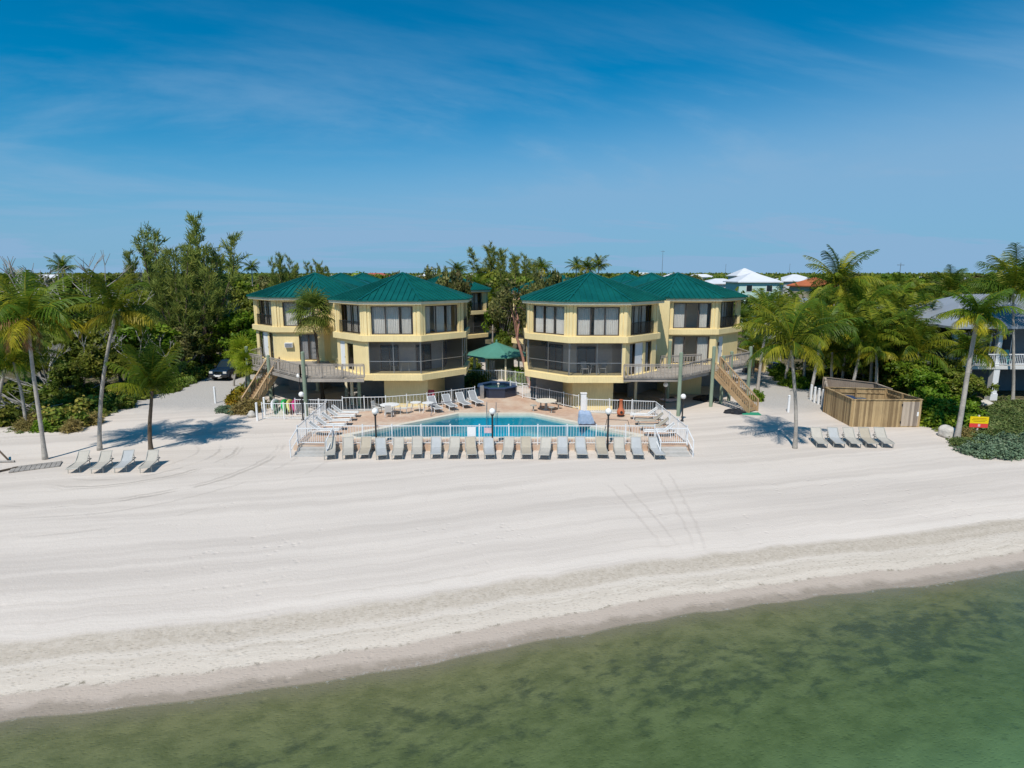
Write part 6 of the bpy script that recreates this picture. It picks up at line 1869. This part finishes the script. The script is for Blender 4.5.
def far_wood():
    rs = np.random.RandomState(12)
    n = 9000
    a = rs.uniform(R(-50), R(50), n)
    rr = 112 * np.exp(rs.uniform(0, 3.6, n))
    x, y = rr * np.sin(a), rr * np.cos(a)
    keep = y > 95
    x, y, rr = x[keep], y[keep], rr[keep]
    h = rs.uniform(3.5, 8.6, len(x)) * np.where(rs.rand(len(x)) < .06, 1.2, 1.0)
    cen = np.stack([x, y, h * .62], 1)
    per = 26
    m = len(x)
    ci = np.repeat(np.arange(m), per)
    d = unit(rs.normal(0, 1, (m * per, 3)))
    wv = (1.6 + rr * .006)[ci]
    c = cen[ci] + d * np.stack([wv * 1.5, wv * 1.5, h[ci] * .38], 1) * rs.uniform(.5, 1, (m * per, 1))
    nor = unit(d * .5 + np.array([0, -.2, .4]) + rs.normal(0, .5, (m * per, 3)))
    t = unit(np.cross(nor, rs.normal(0, 1, (m * per, 3)))); b = unit(np.cross(nor, t))
    L = (.40 + rr * .0024)[ci] * rs.uniform(.6, 1.4, m * per)
    q = leaf_quads(c, t, b, L * 1.3, L, None)
    tt = np.clip(rs.uniform(.0, .75, m)[ci] + rs.normal(0, .1, m * per), 0, 1)
    o = bpy.data.objects.new('far_woodland', fast_mesh('far_woodland', q, len(q) // 4, 4, tt, 'mangrove_leaf')); COL.objects.link(o)
    tag(o, 'flat green woodland stretching to the horizon behind the houses', 'woodland', kind='stuff')
far_wood()

# ------------------------------------------------------------------ houses beyond
def house(px, y, w, d, ztop, zeave, wall, roof, label, rot=0.0, z0=0.0, flat=False):
    x = AT(px, y, zeave)
    r = thing('house', label, 'house', (x, y, 0), rot)
    ORG[r.name] = Vector()
    b = MB(); b.box((0, 0, zeave / 2), (w, d, zeave)); b.build('wall', wall, r)
    o = .5; e = MB()
    hw, hd = w / 2 + o, d / 2 + o; rl = max(.2, (w - d) / 2) if w > d else .2
    e.add([(-hw, -hd, zeave - .15), (hw, -hd, zeave - .15), (hw, hd, zeave - .15), (-hw, hd, zeave - .15), (-hw, -hd, zeave + .05), (hw, -hd, zeave + .05), (hw, hd, zeave + .05), (-hw, hd, zeave + .05), (-rl, 0, ztop), (rl, 0, ztop)],
          [(3, 2, 1, 0), (0, 1, 5, 4), (1, 2, 6, 5), (2, 3, 7, 6), (3, 0, 4, 7), (4, 5, 9, 8), (6, 7, 8, 9), (5, 6, 9), (7, 4, 8)])
    e.build('roof', roof, r)
    n = max(2, int(w / 3.2))
    for i in range(n):
        q = -w / 2 + w * (i + .5) / n
        for zz in ((zeave - 2.0, zeave - .6),) + (((zeave - 5.0, zeave - 3.5),) if zeave > 6 else ()):
            m = MB(); m.box((q, -d / 2 - .02, (zz[0] + zz[1]) / 2), (1.3, .06, zz[1] - zz[0])); f = m.build('window', 'white_wall', r)
            m = MB(); m.box((q, -d / 2 - .056, (zz[0] + zz[1]) / 2), (1.1, .02, zz[1] - zz[0] - .2)); m.build('pane', 'house_glass', f)
    return r
house(752, 128, 8.2, 8.0, 11.0, 9.1, 'aqua_wall', 'white_roof', 'pale aqua house with a white hip roof beyond the right building')
house(719, 150, 9.0, 7.0, 9.6, 8.4, 'white_wall', 'white_roof', 'low white roofed house left of the aqua house')
house(744, 165, 6.0, 7.0, 12.2, 10.2, 'white_wall', 'white_roof', 'white house peeping over the aqua house roof')
house(794, 150, 8.0, 7.0, 10.6, 9.0, 'white_wall', 'white_roof', 'white hip roofed house left of the orange roof')
house(814, 132, 6.5, 7.0, 10.0, 8.2, 'tan_wall', 'orange_roof', 'house with an orange tiled roof behind the palm garden', R(20))
house(806, 88, 4.6, 4.6, 7.3, 6.0, 'slate_wall', 'grey_roof', 'small grey hip roof among the palms left of the tall palm', R(15))
house(772, 86, 4.0, 4.0, 7.0, 6.0, 'white_wall', 'grey_roof', 'pale grey roof half hidden by palms behind the right building')
house(884, 82, 4.2, 4.6, 7.4, 6.2, 'slate_wall', 'grey_roof', 'grey metal roof among the palms left of the stilt house', R(-20))
house(873, 150, 5.0, 5.0, 8.6, 6.6, 'white_wall', 'white_roof', 'far white house behind the palms right of the tall palm')
house(922, 130, 4.5, 5.0, 7.4, 5.6, 'white_wall', 'grey_roof', 'far white house with a grey roof above the stilt house')
for i, (px, y, w, zt, wl_, rf, lb) in enumerate(((22, 230, 11, 10.2, 'white_wall', 'white_roof', 'far white roofed house at the left edge of the skyline'), (92, 190, 13, 9.8, 'white_wall', 'white_roof', 'long white roofed house on the skyline behind the left palms'),
        (85, 140, 8, 8.4, 'white_wall', 'grey_roof', 'grey roofed house below the skyline left of the pines'), (125, 220, 10, 9.9, 'white_wall', 'white_roof', 'far white house just left of the feathery pines'), (270, 160, 7, 7.4, 'white_wall', 'white_roof', 'low white house in the trees left of the green roofs'),
        (303, 210, 9, 10.3, 'white_wall', 'white_roof', 'far white house above the leftmost green roof'), (338, 230, 12, 10.4, 'white_wall', 'white_roof', 'far white house between the green roof peaks at the left'), (376, 200, 11, 11.0, 'tan_wall', 'red_roof', 'far house with a red roof over the left green roofs'),
        (357, 240, 9, 10.6, 'white_wall', 'white_roof', 'far white house just left of the red roof'), (433, 220, 12, 10.9, 'white_wall', 'white_roof', 'far white house right of the left front roof peak'), (474, 230, 8, 10.9, 'white_wall', 'white_roof', 'far white house left of the skyline pines'),
        (556, 200, 8, 10.0, 'white_wall', 'white_roof', 'far white house behind the palms left of the right front roof'), (640, 220, 12, 11.2, 'white_wall', 'white_roof', 'far white house above the right green roofs'), (672, 240, 8, 10.9, 'white_wall', 'white_roof', 'far small white house beside the radio mast'),
        (893, 200, 7, 9.8, 'white_wall', 'white_roof', 'far white house on the right skyline'), (958, 240, 8, 10.0, 'tan_wall', 'grey_roof', 'far tan house on the right skyline'), (845, 260, 10, 10.2, 'white_wall', 'white_roof', 'far white house on the skyline behind the tallest garden palm'), (866, 120, 4, 6.8, 'white_wall', 'white_roof', 'small white house among trees right of the tallest garden palm'), (928, 300, 12, 10.0, 'white_wall', 'white_roof', 'far white house on the skyline above the stilt house roof'), (700, 320, 13, 10.6, 'white_wall', 'white_roof', 'far white house on the skyline left of the low white roof'), (50, 300, 14, 10.4, 'white_wall', 'white_roof', 'long far white house on the left skyline beside a bare tree'), (150, 320, 13, 10.6, 'white_wall', 'white_roof', 'far white house on the skyline just behind the pine tops'), (205, 130, 7, 7.6, 'white_wall', 'white_roof', 'white house partly hidden behind the feathery pines'), (253, 150, 6, 6.8, 'tan_wall', 'white_roof', 'small pale house between the pines and the left building'))):
    house(px, y, w, 7.0, zt, zt - 1.5, wl_, rf, lb, R((i * 37) % 30 - 15))
def stilt_house():
    r = thing('stilt_house', 'grey two storey stilt house with white pillars at the right edge', 'house', (45, 56, 0))
    x0, x1, y0, y1 = 37.2, 54.0, 50.4, 62.0
    b = MB(); b.box(((x0 + x1) / 2 + .6, (y0 + y1) / 2 + 1.4, 4.6), (x1 - x0 - 2.4, y1 - y0 - 3.4, 3.2)); b.build('wall', 'slate_wall', r)
    b = MB(); b.box(((x0 + x1) / 2 + 1, (y0 + y1) / 2 + 2, 1.35), (x1 - x0 - 3.4, y1 - y0 - 5, 2.7)); b.build('lower_wall', 'slate_wall', r)
    f = MB(); f.box(((x0 + x1) / 2, (y0 + y1) / 2, 2.86), (x1 - x0, y1 - y0, .28)); f.build('floor', 'white_wall', r)
    for x in (37.5, 41.3, 45.2, 49.2, 53.6):
        p = MB(); p.box((x, y0 + .3, 1.36), (.5, .5, 2.72)); p.box((x, y0 + .3, .25), (.62, .62, .7)); p.box((x, y0 + .3, 4.6), (.34, .34, 3.2)); p.build('pillar', 'white_paint', r)
    rl = MB()
    rl.box(((x0 + x1) / 2, y0 + .12, 3.98), (x1 - x0, .08, .08)); rl.box(((x0 + x1) / 2, y0 + .12, 3.15), (x1 - x0, .06, .06))
    for i in range(110): rl.box((x0 + .1 + (x1 - x0 - .2) * i / 109, y0 + .12, 3.56), (.03, .03, .76))
    rl.build('railing', 'white_paint', r)
    e = MB(); o = .7; a0, a1, b0, b1 = x0 - o, x1 + o, y0 - o, y1 + o; ze = 6.22
    e.add([(a0, b0, ze), (a1, b0, ze), (a1, b1, ze), (a0, b1, ze), (a0, b0, ze + .2), (a1, b0, ze + .2), (a1, b1, ze + .2), (a0, b1, ze + .2), (a0 + 5.2, (b0 + b1) / 2, 8.85), (a1 - 5.2, (b0 + b1) / 2, 8.85)],
          [(3, 2, 1, 0), (0, 1, 5, 4), (1, 2, 6, 5), (2, 3, 7, 6), (3, 0, 4, 7), (4, 5, 9, 8), (6, 7, 8, 9), (5, 6, 9), (7, 4, 8)])
    for i in range(30):
        q = a0 + 5.2 + (a1 - a0 - 10.4) * i / 29; e.bar((q, b0, ze + .22), (q, (b0 + b1) / 2, 8.87), .04, .05)
    e.build('roof', 'grey_roof', r)
    for x in (39.6, 43.4, 47.4, 51.4):
        m = MB(); m.box((x, 53.07, 4.4), (1.9, .1, 2.3)); w = m.build('window', 'white_paint', r)
        m = MB(); m.box((x - .45, 53.0, 4.4), (.8, .04, 2.05)); m.box((x + .45, 53.0, 4.4), (.8, .04, 2.05)); m.build('pane', 'house_glass', w)
    for i, (x, lb) in enumerate(((39.4, 'turquoise chair on the porch of the stilt house, nearer the palms'), (42.9, 'turquoise chair on the porch of the stilt house, nearer the photo edge'))):
        c = thing('porch_chair', lb, 'chair', (x, 51.4, 3.0))
        s = MB(); s.box((x, 51.4, 3.42), (.6, .6, .05)); s.build('seat', 'turquoise_paint', c)
        s = MB(); s.hexa([(x - .3, 51.68, 3.45), (x + .3, 51.68, 3.45), (x + .3, 51.72, 3.45), (x - .3, 51.72, 3.45)], [(x - .34, 51.88, 4.2), (x + .34, 51.88, 4.2), (x + .34, 51.92, 4.2), (x - .34, 51.92, 4.2)]); s.build('backrest', 'turquoise_paint', c)
        for sx in (-1, 1):
            s = MB(); s.box((x + sx * .33, 51.38, 3.65), (.12, .7, .04)); s.build('armrest', 'turquoise_paint', c)
            for yy in (51.14, 51.66): s = MB(); s.box((x + sx * .28, yy, 3.2), (.07, .07, .4)); s.build('leg', 'turquoise_paint', c)
stilt_house()
for px, y, h, lb in ((663, 260, 20.5, 'tall thin radio mast above the right green roofs'), (726, 600, 20, 'distant thin mast above the aqua house'), (790, 700, 22, 'distant thin mast above the white hip roof'), (901, 140, 13.2, 'utility pole with a cross arm on the right skyline')):
    x = AT(px, y, h); r = thing('radio_mast' if 'mast' in lb else 'utility_pole', lb, 'mast' if 'mast' in lb else 'pole', (x, y, 0))
    m = MB(); m.tube([(x, y, 0), (x, y, h)], [.16 if y < 300 else .3, .07 if y < 300 else .15], 6); m.build('shaft', 'steel', r)
    m = MB(); m.box((x, y, h - .5), (1.6 if y < 300 else 2, .12, .14)); m.build('cross_arm', 'steel', r)
